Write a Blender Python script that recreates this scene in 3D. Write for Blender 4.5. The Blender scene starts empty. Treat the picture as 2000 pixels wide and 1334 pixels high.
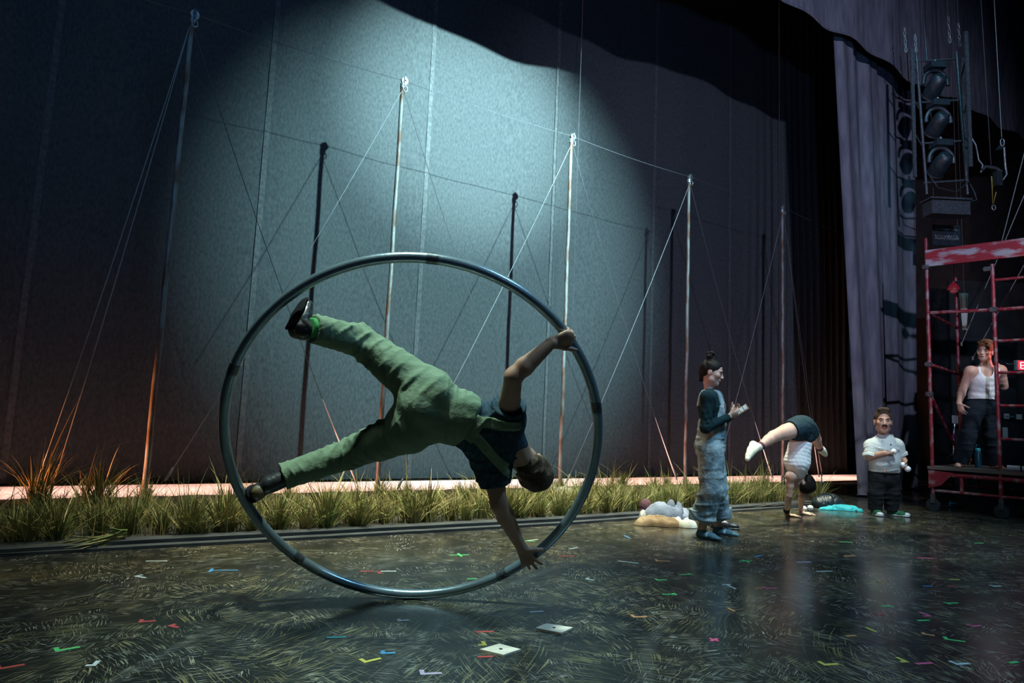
import bpy, bmesh, math, random
import numpy as np
from mathutils import Vector, Matrix, noise as mnoise
random.seed(7)
rng = np.random.default_rng(7)
SC = bpy.context.scene
COL = SC.collection

# ------------------------------------------------------------------ camera
FPX, PIT, ROLL, YAW, CAMH = 1320.0, .1133, .0423, .564, 1.0
_F = np.array([math.sin(YAW)*math.cos(PIT), math.cos(YAW)*math.cos(PIT), math.sin(PIT)])
_R0 = np.array([math.cos(YAW), -math.sin(YAW), 0.0]); _U0 = np.cross(_R0, _F)
_R = _R0*math.cos(ROLL) + _U0*math.sin(ROLL)
_U = -_R0*math.sin(ROLL) + _U0*math.cos(ROLL)
CAM = np.array([0, 0, CAMH])
cd = bpy.data.cameras.new('camera'); cam = bpy.data.objects.new('camera', cd); COL.objects.link(cam)
cd.sensor_width = 36.0; cd.lens = FPX*36/2000; cd.clip_end = 200; cd.clip_start = .05
cam.matrix_world = Matrix(((_R[0], _U[0], -_F[0], 0), (_R[1], _U[1], -_F[1], 0), (_R[2], _U[2], -_F[2], CAMH), (0, 0, 0, 1)))
SC.camera = cam
# a photo pixel gives a direction; the distance comes from the floor, a wall, or a known depth
def ray(x, y): return _F + _R*(x-1000)/FPX - _U*(y-667)/FPX
def gz(x, y, z=0.0):
    d = ray(x, y); return CAM + d*(z-CAMH)/d[2]
def gy(x, y, Y):
    d = ray(x, y); return CAM + d*Y/d[1]
def gx(x, y, X):
    d = ray(x, y); return CAM + d*X/d[0]
def gd(x, y, depth): return CAM + ray(x, y)*depth
def gpl(x, y, p0, n):
    d = ray(x, y); return CAM + d*(np.dot(np.asarray(p0)-CAM, n)/np.dot(d, n))

# ------------------------------------------------------------------ world, exposure, large lights
W = bpy.data.worlds.new('world'); SC.world = W; W.use_nodes = True
W.node_tree.nodes['Background'].inputs[0].default_value = (.25, .45, .65, 1)
W.node_tree.nodes['Background'].inputs[1].default_value = .012
vs = SC.view_settings; vs.view_transform = 'Standard'; vs.look = 'None'; vs.exposure = 0.0; vs.gamma = 1.0; vs.use_curve_mapping = False

def aim(o, loc, tgt):
    o.location = loc
    o.rotation_euler = (Vector(tgt)-Vector(loc)).to_track_quat('-Z', 'Y').to_euler()
def spot(name, loc, tgt, power, color, half_deg, blend=.3, size=.08):
    l = bpy.data.lights.new(name, 'SPOT'); l.energy = power; l.color = color
    l.spot_size = math.radians(2*half_deg); l.spot_blend = blend; l.shadow_soft_size = size
    o = bpy.data.objects.new(name, l); COL.objects.link(o); aim(o, loc, tgt); return o
def area(name, loc, tgt, power, color, sx, sy, spread=180):
    l = bpy.data.lights.new(name, 'AREA'); l.energy = power; l.color = color; l.shape = 'RECTANGLE'
    l.size = sx; l.size_y = sy; l.spread = math.radians(spread)
    o = bpy.data.objects.new(name, l); COL.objects.link(o); aim(o, loc, tgt); return o
BACK_Y = 9.7
# the profile spots (one stand) whose pool lies on the backdrop and throws the pole shadows
spot('profile_spot', (5.58, .0, 7.51), (5.3, BACK_Y, 4.0), 20000, (.52, .90, .98), 24.5, .75, .06)
spot('profile_spot_narrow', (5.60, .0, 7.53), (5.2, BACK_Y, 6.0), 38000, (.58, .92, .98), 15.5, 1.0, .06)
# cool front wash, cut by the border cloth
spot('front_wash_low', (-1.0, -2.0, 2.2), (8.6, 9.7, 7.6), 1500, (.22, .42, 1.0), 28, .9, .12)
spot('front_wash_high', (-2.5, -6.0, 4.7), (10.8, 8.5, 5.0), 9000, (.60, .66, 1.0), 19, .9, .12)
spot('backdrop_left_fill', (1.5, -4.0, 4.4), (.3, 9.7, 5.2), 2000, (.20, .50, 1.0), 21, 1.0, 1.6)  # added soft blue fill that lifts the left of the backdrop
# overhead stage lamps
spot('top_lamp_wheel', (.4, 3.0, 8.0), (1.35, 3.2, .9), 3400, (.74, 1.0, .88), 15, .9, .25)
spot('top_lamp_floor', (4.6, -.6, 8.0), (4.8, 1.9, 0), 2000, (.32, .68, 1.0), 38, .9, .4)
spot('top_lamp_floor_left', (-.5, 1.2, 8.0), (.6, 3.4, 0), 350, (.75, .95, .85), 34, .9, .4)
spot('top_lamp_people', (4.6, 1.0, 8.2), (6.8, 4.6, .8), 2300, (.80, .96, 1.0), 20, .9, .2)
area('grass_batten', (4.6, 5.3, 8.0), (4.6, 5.95, 0), 290, (1.0, 1.0, .76), 7.6, .12, 34)
# added fill shining straight down onto the pale floor strip behind the bed
area('strip_fill', (6.0, 8.80, 11.2), (6.0, 8.80, 0), 165, (1.0, .56, .46), 19.0, .10, 12)
# low warm floor lamp off to the left, raking along the row of poles
spot('low_warm_lamp', (-2.6, 8.05, .22), (6.0, 8.0, .42), 1300, (1.0, .48, .36), 5.2, .25, .05)
spot('low_warm_grass_lamp', (-1.5, 8.1, .30), (.4, 7.65, .62), 520, (1.0, .30, .09), 24, .6, .05)
# one more low lamp in each bay, tilted up at the foot of the next pole
for i, X in enumerate((3.19, 5.98, 8.56, 11.13)):
    spot('low_bay_lamp', (X-1.7, 8.12, .12), (X, 8.02, .58), 170, (1.0, .46, .34), 15, .3, .04)
# added red and cool spots that brighten the man on the scaffold
spot('wing_red_fill', (11.2, 3.6, 2.2), tuple(gd(1924, 690, 9.2)), 110, (1.0, .12, .08), 12, .9, .15)
spot('wing_man_fill', (9.0, 0.0, 6.0), tuple(gd(1905, 730, 9.2)), 1250, (.85, .92, 1.0), 11, .9, .15)
spot('wing_tower_fill', (7.5, 3.0, 10.5), tuple(gd(1850, 230, 11.0)), 900, (.25, .70, 1.0), 13, .9, .15)  # added blue spot that brings up the hanging light tower

# ------------------------------------------------------------------ materials
def mat(name, c1, c2=None, rough=.7, metal=0., scale=12., bump=.0, bscale=60., stretch=(1, 1, 1), spec=.5, thresh=(.35, .65), detail=4., coord='Object'):
    m = bpy.data.materials.new(name); m.use_nodes = True; nt = m.node_tree; N = nt.nodes; L = nt.links
    b = N['Principled BSDF']; b.inputs['Roughness'].default_value = rough; b.inputs['Metallic'].default_value = metal
    b.inputs['Specular IOR Level'].default_value = spec
    if c2 is None: c2 = tuple(v*.78 for v in c1)
    tc = N.new('ShaderNodeTexCoord'); mp = N.new('ShaderNodeMapping'); mp.inputs['Scale'].default_value = stretch
    L.new(tc.outputs[coord], mp.inputs['Vector'])
    n = N.new('ShaderNodeTexNoise'); n.inputs['Scale'].default_value = scale; n.inputs['Detail'].default_value = detail
    L.new(mp.outputs[0], n.inputs['Vector'])
    r = N.new('ShaderNodeValToRGB'); r.color_ramp.elements[0].position = thresh[0]; r.color_ramp.elements[1].position = thresh[1]
    r.color_ramp.elements[0].color = (*c1, 1); r.color_ramp.elements[1].color = (*c2, 1)
    L.new(n.outputs['Fac'], r.inputs[0]); L.new(r.outputs[0], b.inputs['Base Color'])
    if bump:
        n2 = N.new('ShaderNodeTexNoise'); n2.inputs['Scale'].default_value = bscale; n2.inputs['Detail'].default_value = 3
        L.new(mp.outputs[0], n2.inputs['Vector'])
        bp = N.new('ShaderNodeBump'); bp.inputs['Strength'].default_value = bump; bp.inputs['Distance'].default_value = .02
        L.new(n2.outputs['Fac'], bp.inputs['Height']); L.new(bp.outputs[0], b.inputs['Normal'])
    return m
def emit(name, c, s):
    m = mat(name, c); b = m.node_tree.nodes['Principled BSDF']
    b.inputs['Emission Color'].default_value = (*c, 1); b.inputs['Emission Strength'].default_value = s; return m

def mat_floor():
    m = bpy.data.materials.new('painted_stage_floor'); m.use_nodes = True; nt = m.node_tree; N = nt.nodes; L = nt.links
    b = N['Principled BSDF']
    tc = N.new('ShaderNodeTexCoord')
    def nn(t, **k):
        o = N.new(t)
        for a, v in k.items(): setattr(o, a, v)
        return o
    def layer(cell, sx, sy, seed, lo, hi):
        mp = nn('ShaderNodeMapping'); mp.inputs['Location'].default_value = (seed*3.7, seed*1.9, 0); L.new(tc.outputs['Object'], mp.inputs['Vector'])
        # wobble so that the brush strokes bend
        wn = nn('ShaderNodeTexNoise'); wn.inputs['Scale'].default_value = cell*1.3; wn.inputs['Detail'].default_value = 1; L.new(mp.outputs[0], wn.inputs['Vector'])
        mx = nn('ShaderNodeMix', data_type='VECTOR', blend_type='MIX') if False else None
        sub = nn('ShaderNodeVectorMath', operation='SUBTRACT'); L.new(wn.outputs['Color'], sub.inputs[0]); sub.inputs[1].default_value = (.5, .5, .5)
        sc = nn('ShaderNodeVectorMath', operation='SCALE'); sc.inputs['Scale'].default_value = .16/cell; L.new(sub.outputs[0], sc.inputs[0])
        ad = nn('ShaderNodeVectorMath', operation='ADD'); L.new(mp.outputs[0], ad.inputs[0]); L.new(sc.outputs[0], ad.inputs[1])
        vo = nn('ShaderNodeTexVoronoi'); vo.inputs['Scale'].default_value = cell; vo.inputs['Randomness'].default_value = 1; L.new(ad.outputs[0], vo.inputs['Vector'])
        sp = nn('ShaderNodeSeparateColor'); L.new(vo.outputs['Color'], sp.inputs[0])
        an = nn('ShaderNodeMath', operation='MULTIPLY'); L.new(sp.outputs[0], an.inputs[0]); an.inputs[1].default_value = 6.283
        vr = nn('ShaderNodeVectorRotate', rotation_type='Z_AXIS'); L.new(ad.outputs[0], vr.inputs['Vector']); L.new(an.outputs[0], vr.inputs['Angle'])
        m2 = nn('ShaderNodeMapping'); m2.inputs['Scale'].default_value = (sx, sy, 1); L.new(vr.outputs[0], m2.inputs['Vector'])
        no = nn('ShaderNodeTexNoise'); no.inputs['Scale'].default_value = 1; no.inputs['Detail'].default_value = .6; L.new(m2.outputs[0], no.inputs['Vector'])
        mr = nn('ShaderNodeMapRange', interpolation_type='SMOOTHSTEP'); mr.inputs['From Min'].default_value = lo; mr.inputs['From Max'].default_value = hi; L.new(no.outputs['Fac'], mr.inputs['Value'])
        # strokes fade out within patches
        pn = nn('ShaderNodeTexNoise'); pn.inputs['Scale'].default_value = cell*.9; pn.inputs['Detail'].default_value = 2; L.new(mp.outputs[0], pn.inputs['Vector'])
        pr = nn('ShaderNodeMapRange'); pr.inputs['From Min'].default_value = .42; pr.inputs['From Max'].default_value = .62; L.new(pn.outputs['Fac'], pr.inputs['Value'])
        mu = nn('ShaderNodeMath', operation='MULTIPLY'); L.new(mr.outputs[0], mu.inputs[0]); L.new(pr.outputs[0], mu.inputs[1])
        return mu.outputs[0], sp.outputs[1]
    base = nn('ShaderNodeTexNoise'); base.inputs['Scale'].default_value = .8; base.inputs['Detail'].default_value = 6; L.new(tc.outputs['Object'], base.inputs['Vector'])
    rb = nn('ShaderNodeValToRGB'); L.new(base.outputs['Fac'], rb.inputs[0])
    rb.color_ramp.elements[0].position = .3; rb.color_ramp.elements[0].color = (.006, .007, .008, 1)
    rb.color_ramp.elements[1].position = .7; rb.color_ramp.elements[1].color = (.020, .021, .018, 1)
    col = rb.outputs[0]
    hn = nn('ShaderNodeTexNoise'); hn.inputs['Scale'].default_value = .9; hn.inputs['Detail'].default_value = 3; L.new(tc.outputs['Object'], hn.inputs['Vector'])
    hues = [((.27, .21, .085), (.15, .145, .075)), ((.31, .26, .155), (.22, .22, .18)), ((.18, .145, .06), (.095, .10, .06)), ((.38, .345, .265), (.25, .265, .25))]
    for i, (cell, sx, sy, lo, hi) in enumerate([(2.3, 190, 5.5, .615, .68), (3.3, 240, 8, .62, .68), (1.6, 160, 4, .60, .68), (4.6, 280, 11, .63, .69)]):
        fac, rnd = layer(cell, sx, sy, i+1, lo, hi)
        rc = nn('ShaderNodeValToRGB'); L.new(hn.outputs['Fac'], rc.inputs[0])
        rc.color_ramp.elements[0].position = .38; rc.color_ramp.elements[0].color = (*hues[i][0], 1)
        rc.color_ramp.elements[1].position = .62; rc.color_ramp.elements[1].color = (*hues[i][1], 1)
        mx = nn('ShaderNodeMix', data_type='RGBA'); L.new(fac, mx.inputs['Factor']); L.new(col, mx.inputs[6]); L.new(rc.outputs[0], mx.inputs[7]); col = mx.outputs[2]
    # long scuffs left by wheels
    wv = nn('ShaderNodeTexWave', wave_type='RINGS', rings_direction='Z'); wv.inputs['Scale'].default_value = .33; wv.inputs['Distortion'].default_value = 1.2; wv.inputs['Detail'].default_value = 1
    mps = nn('ShaderNodeMapping'); mps.inputs['Location'].default_value = (-5, 1, 0); L.new(tc.outputs['Object'], mps.inputs['Vector']); L.new(mps.outputs[0], wv.inputs['Vector'])
    ws = nn('ShaderNodeMapRange'); ws.inputs['From Min'].default_value = .985; ws.inputs['From Max'].default_value = 1.0; ws.inputs['To Max'].default_value = .05; L.new(wv.outputs['Fac'], ws.inputs['Value'])
    mx = nn('ShaderNodeMix', data_type='RGBA'); L.new(ws.outputs[0], mx.inputs['Factor']); L.new(col, mx.inputs[6]); mx.inputs[7].default_value = (.35, .36, .35, 1); col = mx.outputs[2]
    L.new(col, b.inputs['Base Color'])
    rr = nn('ShaderNodeMapRange'); rr.inputs['To Min'].default_value = .12; rr.inputs['To Max'].default_value = .30; L.new(base.outputs['Fac'], rr.inputs['Value'])
    L.new(rr.outputs[0], b.inputs['Roughness'])
    bp = nn('ShaderNodeBump'); bp.inputs['Strength'].default_value = .25; bp.inputs['Distance'].default_value = .004; L.new(hn.outputs['Fac'], bp.inputs['Height']); L.new(bp.outputs[0], b.inputs['Normal'])
    return m

M = {}
M['floor'] = mat_floor()
M['canvas'] = mat('grey_canvas', (.026, .031, .033), (.050, .055, .056), .95, scale=20, bump=.25, bscale=140, stretch=(1.7, 1, .8), spec=.1, detail=10, thresh=(.28, .75))
M['seam'] = mat('seam_tape', (.040, .045, .047), (.066, .070, .070), .9, scale=20, spec=.1)
M['velour'] = mat('grey_velour', (.085, .085, .10), (.14, .135, .15), .95, scale=5, bump=.2, bscale=90, stretch=(2, 2, .4), spec=.1)
M['black_cloth'] = mat('black_cloth', (.006, .006, .007), (.014, .014, .015), .95, scale=4, spec=.1)
M['pale_floor'] = mat('pale_ground_cloth', (.72, .66, .62), (.86, .80, .76), .8, scale=3.5, bump=.1, stretch=(1, .3, 1), spec=.2)
M['soil'] = mat('dark_soil', (.010, .008, .006), (.03, .025, .018), .95, scale=18, bump=.8, bscale=30)
M['kerb'] = mat('dark_edging', (.022, .027, .030), (.050, .057, .062), .45, scale=14, spec=.5, stretch=(.3, 2, 2))
M['brown_wall'] = mat('brown_plaster', (.10, .075, .05), (.20, .16, .11), .9, scale=3, bump=.4, bscale=20)
M['dark_wall'] = mat('black_painted_wall', (.012, .012, .013), (.026, .025, .025), .8, scale=3, bump=.3, bscale=30)
M['rust_pole'] = mat('weathered_pole', (.17, .175, .16), (.10, .055, .032), .55, .35, scale=5, bump=.3, bscale=60, stretch=(2, 2, .7), thresh=(.42, .6))
M['steel'] = mat('galvanised_steel', (.42, .44, .43), (.25, .27, .27), .4, .8, scale=30)
M['dark_steel'] = mat('dark_steel', (.09, .10, .11), (.05, .055, .06), .45, .6, scale=25)
M['rope'] = mat('pale_cord', (.24, .25, .25), (.17, .18, .18), .7, .2, scale=80)
M['darkrope'] = mat('dark_cord', (.06, .065, .07), (.03, .03, .035), .7, 0, scale=80)
M['grass'] = mat('dry_green_grass', (.105, .125, .032), (.29, .215, .08), .65, scale=2.4, stretch=(1, 1, .6), spec=.3)
M['grass2'] = mat('green_grass', (.05, .10, .022), (.14, .155, .04), .6, scale=2.4, spec=.3)
M['grass3'] = mat('straw_grass', (.34, .26, .115), (.17, .155, .06), .65, scale=2.4, spec=.3)
M['wheel'] = mat('blue_grey_wheel_tube', (.24, .32, .37), (.19, .26, .31), .27, .6, scale=9, bump=.05, spec=.5)
M['wheel_joint'] = mat('worn_wheel_joint', (.10, .12, .13), (.05, .06, .07), .4, .6, scale=60)

# ------------------------------------------------------------------ mesh helpers
def link(name, me, m=None, parent=None):
    o = bpy.data.objects.new(name, me); COL.objects.link(o)
    if m is not None and me is not None and not me.materials: me.materials.append(M[m] if isinstance(m, str) else m)
    if parent is not None: o.parent = parent
    return o
def tag(o, label, cat, group=None):
    o['label'] = label; o['category'] = cat
    if group: o['group'] = group
    return o
def thing(name, label, cat, loc=(0, 0, 0), rz=0., group=None):
    o = bpy.data.objects.new(name, None); COL.objects.link(o); o.empty_display_size = .1
    o.location = tuple(loc); o.rotation_euler = (0, 0, rz); return tag(o, label, cat, group)
def struct(o): o['kind'] = 'structure'; return o
def copy_tree(o, parent=None):
    c = o.copy(); COL.objects.link(c); c.parent = parent
    for ch in list(o.children): copy_tree(ch, c)
    return c
class MB:
    def __init__(s): s.v = []; s.f = []; s.sm = []
    def add(s, vs, fs, smooth=False):
        n = len(s.v); s.v += [tuple(float(c) for c in p) for p in vs]; s.f += [tuple(i+n for i in f) for f in fs]; s.sm += [smooth]*len(fs); return s
    def box(s, c, d, rot=None, bev=0):
        x, y, z = (k/2 for k in d); vs = [Vector((a*x, b*y, e*z)) for a in (-1, 1) for b in (-1, 1) for e in (-1, 1)]
        if rot is not None: vs = [rot @ v for v in vs]
        vs = [v+Vector(tuple(c)) for v in vs]
        return s.add(vs, [(0, 1, 3, 2), (4, 6, 7, 5), (0, 4, 5, 1), (2, 3, 7, 6), (0, 2, 6, 4), (1, 5, 7, 3)])
    def tube(s, pts, r, n=8, cap=True, smooth=True, closed=False):
        pts = [Vector(tuple(p)) for p in pts]; k = len(pts); rs = r if hasattr(r, '__len__') else [r]*k
        vs = []; up = None
        for i, p in enumerate(pts):
            if closed: t = (pts[(i+1) % k]-pts[i-1]).normalized()
            else: t = (pts[min(i+1, k-1)]-pts[max(i-1, 0)]).normalized()
            if up is None: up = Vector((0, 0, 1)) if abs(t.z) < .9 else Vector((1, 0, 0))
            a = t.cross(up)
            if a.length < 1e-4: a = t.orthogonal()
            a.normalize(); b = a.cross(t).normalized(); up = b
            for j in range(n):
                q = 2*math.pi*j/n; vs.append(p + (a*math.cos(q)+b*math.sin(q))*rs[i])
        fs = []
        for i in range(k if closed else k-1):
            i2 = (i+1) % k
            for j in range(n):
                fs.append((i*n+j, i*n+(j+1) % n, i2*n+(j+1) % n, i2*n+j))
        s.add(vs, fs, smooth)
        if cap and not closed:
            s.add(vs[:n], [tuple(range(n))[::-1]]); s.add(vs[-n:], [tuple(range(n))])
        return s
    def lathe(s, prof, n=16, c=(0, 0, 0), rot=None, smooth=True):
        vs = []
        for r, z in prof:
            for j in range(n):
                q = 2*math.pi*j/n; v = Vector((r*math.cos(q), r*math.sin(q), z))
                if rot is not None: v = rot @ v
                vs.append(v+Vector(tuple(c)))
        fs = [(i*n+j, i*n+(j+1) % n, (i+1)*n+(j+1) % n, (i+1)*n+j) for i in range(len(prof)-1) for j in range(n)]
        s.add(vs, fs, smooth); s.add(vs[:n], [tuple(range(n))[::-1]]); s.add(vs[-n:], [tuple(range(n))]); return s
    def grid(s, fn, nu, nv, smooth=True):
        vs = [fn(i/nu, j/nv) for i in range(nu+1) for j in range(nv+1)]; w = nv+1
        return s.add(vs, [(i*w+j, (i+1)*w+j, (i+1)*w+j+1, i*w+j+1) for i in range(nu) for j in range(nv)], smooth)
    def mesh(s, name):
        me = bpy.data.meshes.new(name); me.from_pydata(s.v, [], s.f); me.polygons.foreach_set('use_smooth', s.sm); me.update(); return me
    def build(s, name, m, parent=None, inv=None):
        o = link(name, s.mesh(name), m, parent)
        return o
def local(o):  # world -> local of a thing that has only location + z rotation
    mw = Matrix.Translation(o.location) @ o.rotation_euler.to_matrix().to_4x4(); return mw.inverted()
def catenary(a, b, sag, n=10):
    a = np.asarray(a, float); b = np.asarray(b, float)
    return [a+(b-a)*t-np.array([0, 0, sag*4*t*(1-t)]) for t in np.linspace(0, 1, n+1)]
# ------------------------------------------------------------------ the stage: floor, drops, walls
fl = MB(); fl.box((6, 4, -.05), (44, 36, .1)); struct(fl.build('floor', 'floor'))
ps = MB(); ps.box((5.5, 8.83, .003), (21, 1.34, .006)); struct(ps.build('trim_1', 'pale_floor'))
wr = MB(); wr.box((20.1, 4, 6), (.2, 40, 12)); struct(wr.build('wall_right', 'dark_wall'))
wb = MB(); wb.box((6, 13.2, 6), (44, .2, 12)); struct(wb.build('wall_back', 'brown_wall'))
wl = MB(); wl.box((-14, 4, 6), (.2, 36, 12)); struct(wl.build('wall_left', 'dark_wall'))
ce = MB(); ce.box((6, 4, 12.1), (44, 36, .2)); struct(ce.build('ceiling', 'dark_wall'))

# painted canvas backdrop sewn from upright widths
bd = thing('canvas_backdrop', 'tall weathered grey canvas backdrop with upright seams behind the poles', 'backdrop', (5, BACK_Y, 0))
seams = [1.87-2.52*k for k in range(4, 0, -1)] + [1.87, 4.35, 6.88, 9.37, 11.65, 13.75, 16.0]
def drape(X, z, amt=1.0):
    y = .012*math.sin(X*2.1+.3*z)+.008*math.sin(X*5.3+1.2)
    g = max(0., min(1., (X-12.0)/2.2)); y += g*.06*math.sin(X*24+.5*math.sin(z*.8))*min(1, max(.25, (9.5-z)/6))
    g2 = max(0., min(1., (-.6-X)/.8)); y += g2*.03*math.sin(X*17)
    return y
for i in range(len(seams)-1):
    a, b = seams[i], seams[i+1]; mb = MB(); off = .008*((i % 2)*2-1)
    nu = 90 if a > 11 else 26
    mb.grid(lambda u, v: (a+(b-a)*u-5, drape(a+(b-a)*u, v*11.6)+off*.5, .02+v*11.6), nu, 24)
    p = mb.build('canvas_width', 'canvas', bd)
    mb = MB(); mb.grid(lambda u, v: (a-.03+.07*u-5, drape(a, v*11.6)-.016-.004*math.sin(v*60+i), .02+v*11.6), 2, 30)
    mb.build('seam', 'seam', p)

# border cloth across the top and the grey leg at the side
bo = thing('border_cloth', 'grey border cloth hanging across the top of the stage', 'curtain', (6, 6.05, 7.5))
def bbot(X): return .05*math.sin(X*1.9)+.06*math.sin(X*.83+1)+.02*math.sin(X*5.1)
mb = MB(); mb.grid(lambda u, v: (-16+27.0*u, .03*math.sin(u*140)*(1-.5*v), bbot(-10+27*u)*(1-v)+v*4.2), 220, 6); mb.build('cloth', 'velour', bo)
mb = MB(); mb.tube([(-16+27.0*u, .03*math.sin(u*140), bbot(-10+27*u)) for u in np.linspace(0, 1, 160)], .018, 5); mb.build('hem', 'velour', bo)

lg = thing('leg_curtain', 'tall grey leg curtain with soft folds behind the short man', 'curtain', (11.6, 6.3, 0))
ctl = [(10.36, 6.12), (10.55, 6.06), (10.85, 6.12), (11.0, 6.34), (11.25, 6.42), (11.5, 6.30), (11.75, 6.40), (12.0, 6.56), (12.3, 6.50), (12.6, 6.62), (12.9, 6.74), (13.2, 6.66)]
def crv(c, u):
    t = u*(len(c)-1); i = min(int(t), len(c)-2); f = t-i; f = f*f*(3-2*f)
    return c[i][0]+(c[i+1][0]-c[i][0])*(t-i), c[i][1]+(c[i+1][1]-c[i][1])*f
def lfn(u, v):
    x, y = crv(ctl, u); w = 1-v*.5
    x0 = 10.36-.28*v
    x = x0+(x-10.36)*(13.2-x0)/(13.2-10.36)
    return (x-11.6, (y-6.4)*w+6.4-6.3+.015*math.sin(u*55), .05+v*7.7)
mb = MB(); mb.grid(lfn, 110, 30); lc = mb.build('cloth', 'velour', lg)
mb = MB(); mb.tube([lfn(u, 0) for u in np.linspace(0, 1, 80)], .015, 5); mb.build('hem', 'velour', lc)
for (x0, y0, x1, y1, lab) in [(13.2, 6.75, 15.2, 8.4, 'black masking curtain hanging beside the grey leg'), (15.4, 7.4, 19.6, 6.4, 'black masking curtain hanging behind the red scaffold')]:
    d = thing('masking_curtain', lab, 'curtain', (x0, y0, 0))
    nx, ny = -(y1-y0), (x1-x0); ln = math.hypot(nx, ny)
    mb = MB(); mb.grid(lambda u, v: ((x1-x0)*u+nx/ln*.05*math.sin(u*40), (y1-y0)*u+ny/ln*.05*math.sin(u*40), .03+v*(11.5 if x0 < 15 else 4.2)), 80, 4); mb.build('cloth', 'black_cloth', d)

# ------------------------------------------------------------------ planted bed with edging
bed = MB(); bed.grid(lambda u, v: (-6+14.6*u, 5.60+2.5*v, .035+.02*mnoise.noise((u*60, v*9, 0))), 120, 16)
struct(bed.build('trim_2', 'soil'))
bk = MB(); bk.box((4.9, 8.13, .012), (21.8, .05, .024)); struct(bk.build('trim_3', 'black_cloth'))
KER = [(-6., 5.50), (1.2, 5.36), (4.1, 5.33), (8.65, 5.60)]
def kerb(dy, w, h, name):
    mb = MB(); pts = KER
    for i in range(len(pts)-1):
        (xa, ya), (xb, yb) = pts[i], pts[i+1]
        vs = [(xa, ya+dy, 0), (xa, ya+dy+w, 0), (xa, ya+dy+w, h), (xa, ya+dy, h), (xb, yb+dy, 0), (xb, yb+dy+w, 0), (xb, yb+dy+w, h), (xb, yb+dy, h)]
        mb.add(vs, [(0, 4, 7, 3), (3, 7, 6, 2), (1, 2, 6, 5), (0, 3, 2, 1), (4, 5, 6, 7)])
    return mb.build(name, 'kerb')
struct(kerb(0, .085, .022, 'trim_4')); struct(kerb(.105, .14, .045, 'trim_5'))
pl = MB(); pl.box((-1.4, 5.66, .03), (3.2, .5, .03)); o = pl.build('deck_plate', 'kerb'); tag(o, 'dark flat edging plate at the left end of the grass bed', 'plate')

# ------------------------------------------------------------------ leaning row of poles with guy wires
TOPS = [(376, 30), (787, 160), (1116, 268), (1346, 347), (1528, 406)]
PY = 8.0
pole_lab = ['tallest-looking weathered pole, leftmost, above the orange-lit grass', 'weathered pole rising behind the top of the wheel', 'weathered pole behind the hand gripping the wheel',
            'weathered pole just behind the woman in dungarees', 'thin weathered pole behind the woman doing a handstand']
# feet of the wires as photo pixels on the floor (left, right)
left_feet = [[(60, 985), (95, 980)], [(322, 940)], [(775, 962)], [(1105, 945)], [(1395, 940)]]
right_feet = [[(697, 945)], [(1052, 940)], [(1322, 938)], [(1508, 932)], [(1600, 932), (1606, 930)]]
tops3 = []
for i, (px, py) in enumerate(TOPS):
    t = gy(px, py, PY); X, H = t[0], t[2]; tops3.append(Vector((X, PY, H)))
    root = thing('guyed_pole', pole_lab[i], 'pole', (X, PY, .03), group='row of guyed poles before the backdrop')
    mb = MB(); n = 14
    mb.tube([(.004*math.sin(k*1.7+i), .004*math.cos(k*2.1+i), k/n*(H-.08)) for k in range(n+1)], [.030-.004*k/n for k in range(n+1)], 12)
    mb.build('shaft', 'rust_pole', root)
    mb = MB(); mb.tube([(0, 0, H-.12), (0, 0, H-.06)], .034, 12); mb.build('collar', 'steel', root); mb = MB(); mb.tube([(0, 0, .0), (0, 0, .1)], .04, 12); mb.build('foot_collar', 'steel', root)
    mb = MB(); rot = Matrix.Rotation(math.radians(90), 3, 'X') @ Matrix.Rotation(.0, 3, 'Z')
    mb.lathe([(.046, -.018), (.05, -.012), (.036, 0), (.05, .012), (.046, .018)], 14, (.02, -.01, H-.02), rot)
    mb.build('pulley', 'steel', root)
    mb = MB(); mb.box((.02, -.04, H-.03), (.03, .012, .12)); mb.box((.02, .02, H-.03), (.03, .012, .12)); mb.tube([(.02, -.06, H-.02), (.02, .04, H-.02)], .01, 8); mb.build('pulley_cheek', 'dark_steel', root)
    mb = MB(); mb.tube([(.03+.03*math.cos(a), -.03, H-.13+.04*math.sin(a)) for a in np.linspace(0, 2*math.pi, 13)[:-1]], .007, 6, closed=True); mb.build('shackle', 'steel', root)
    for side, feet in ((-1, left_feet[i]), (1, right_feet[i])):
        for (fx, fy) in feet:
            g = gy(fx, fy, PY if side < 0 else PY+.25); g[2] = max(.05, min(.3, g[2]))
            g = Vector(tuple(g))-root.location; a = Vector((.02*side, -.02, H-.18))
            mb = MB(); mb.tube(catenary(a, g, .10 if side < 0 else .16, 14), .0042, 5)
            w = mb.build('guy_wire', 'rope' if side < 0 else 'darkrope', root)
            if side > 0:
                cat_ = [Vector(tuple(p)) for p in catenary(a, g, .16, 40)]; low = [p for p in cat_ if p.z < 1.15]; k_ = max(1, len(low)-1)
                mb = MB(); mb.tube(low, [.004+.008*j/k_ for j in range(len(low))], 6); mb.build('strap_sleeve', 'pale_floor', w)
            mb = MB(); d = (g-a).normalized()
            mb.tube([g-d*.16, g-d*.14, g-d*.02, g], [.006, .014, .014, .006], 6); mb.build('turnbuckle', 'steel', w)
wt = thing('top_wire', 'thin dark wire strung along the tops of the poles', 'wire', (tops3[0].x, PY, 0))
ext = [tops3[0]+Vector((-2.6, 0, 0))]+tops3+[tops3[-1]+Vector((2.6, 0, -.2))]
for i in range(len(ext)-1):
    mb = MB(); a, b = ext[i]+Vector((0, 0, .02)), ext[i+1]+Vector((0, 0, .02)); mb.tube(catenary(a-wt.location, b-wt.location, .03, 6), .004, 5); mb.build('wire_span', 'darkrope', wt)
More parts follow.
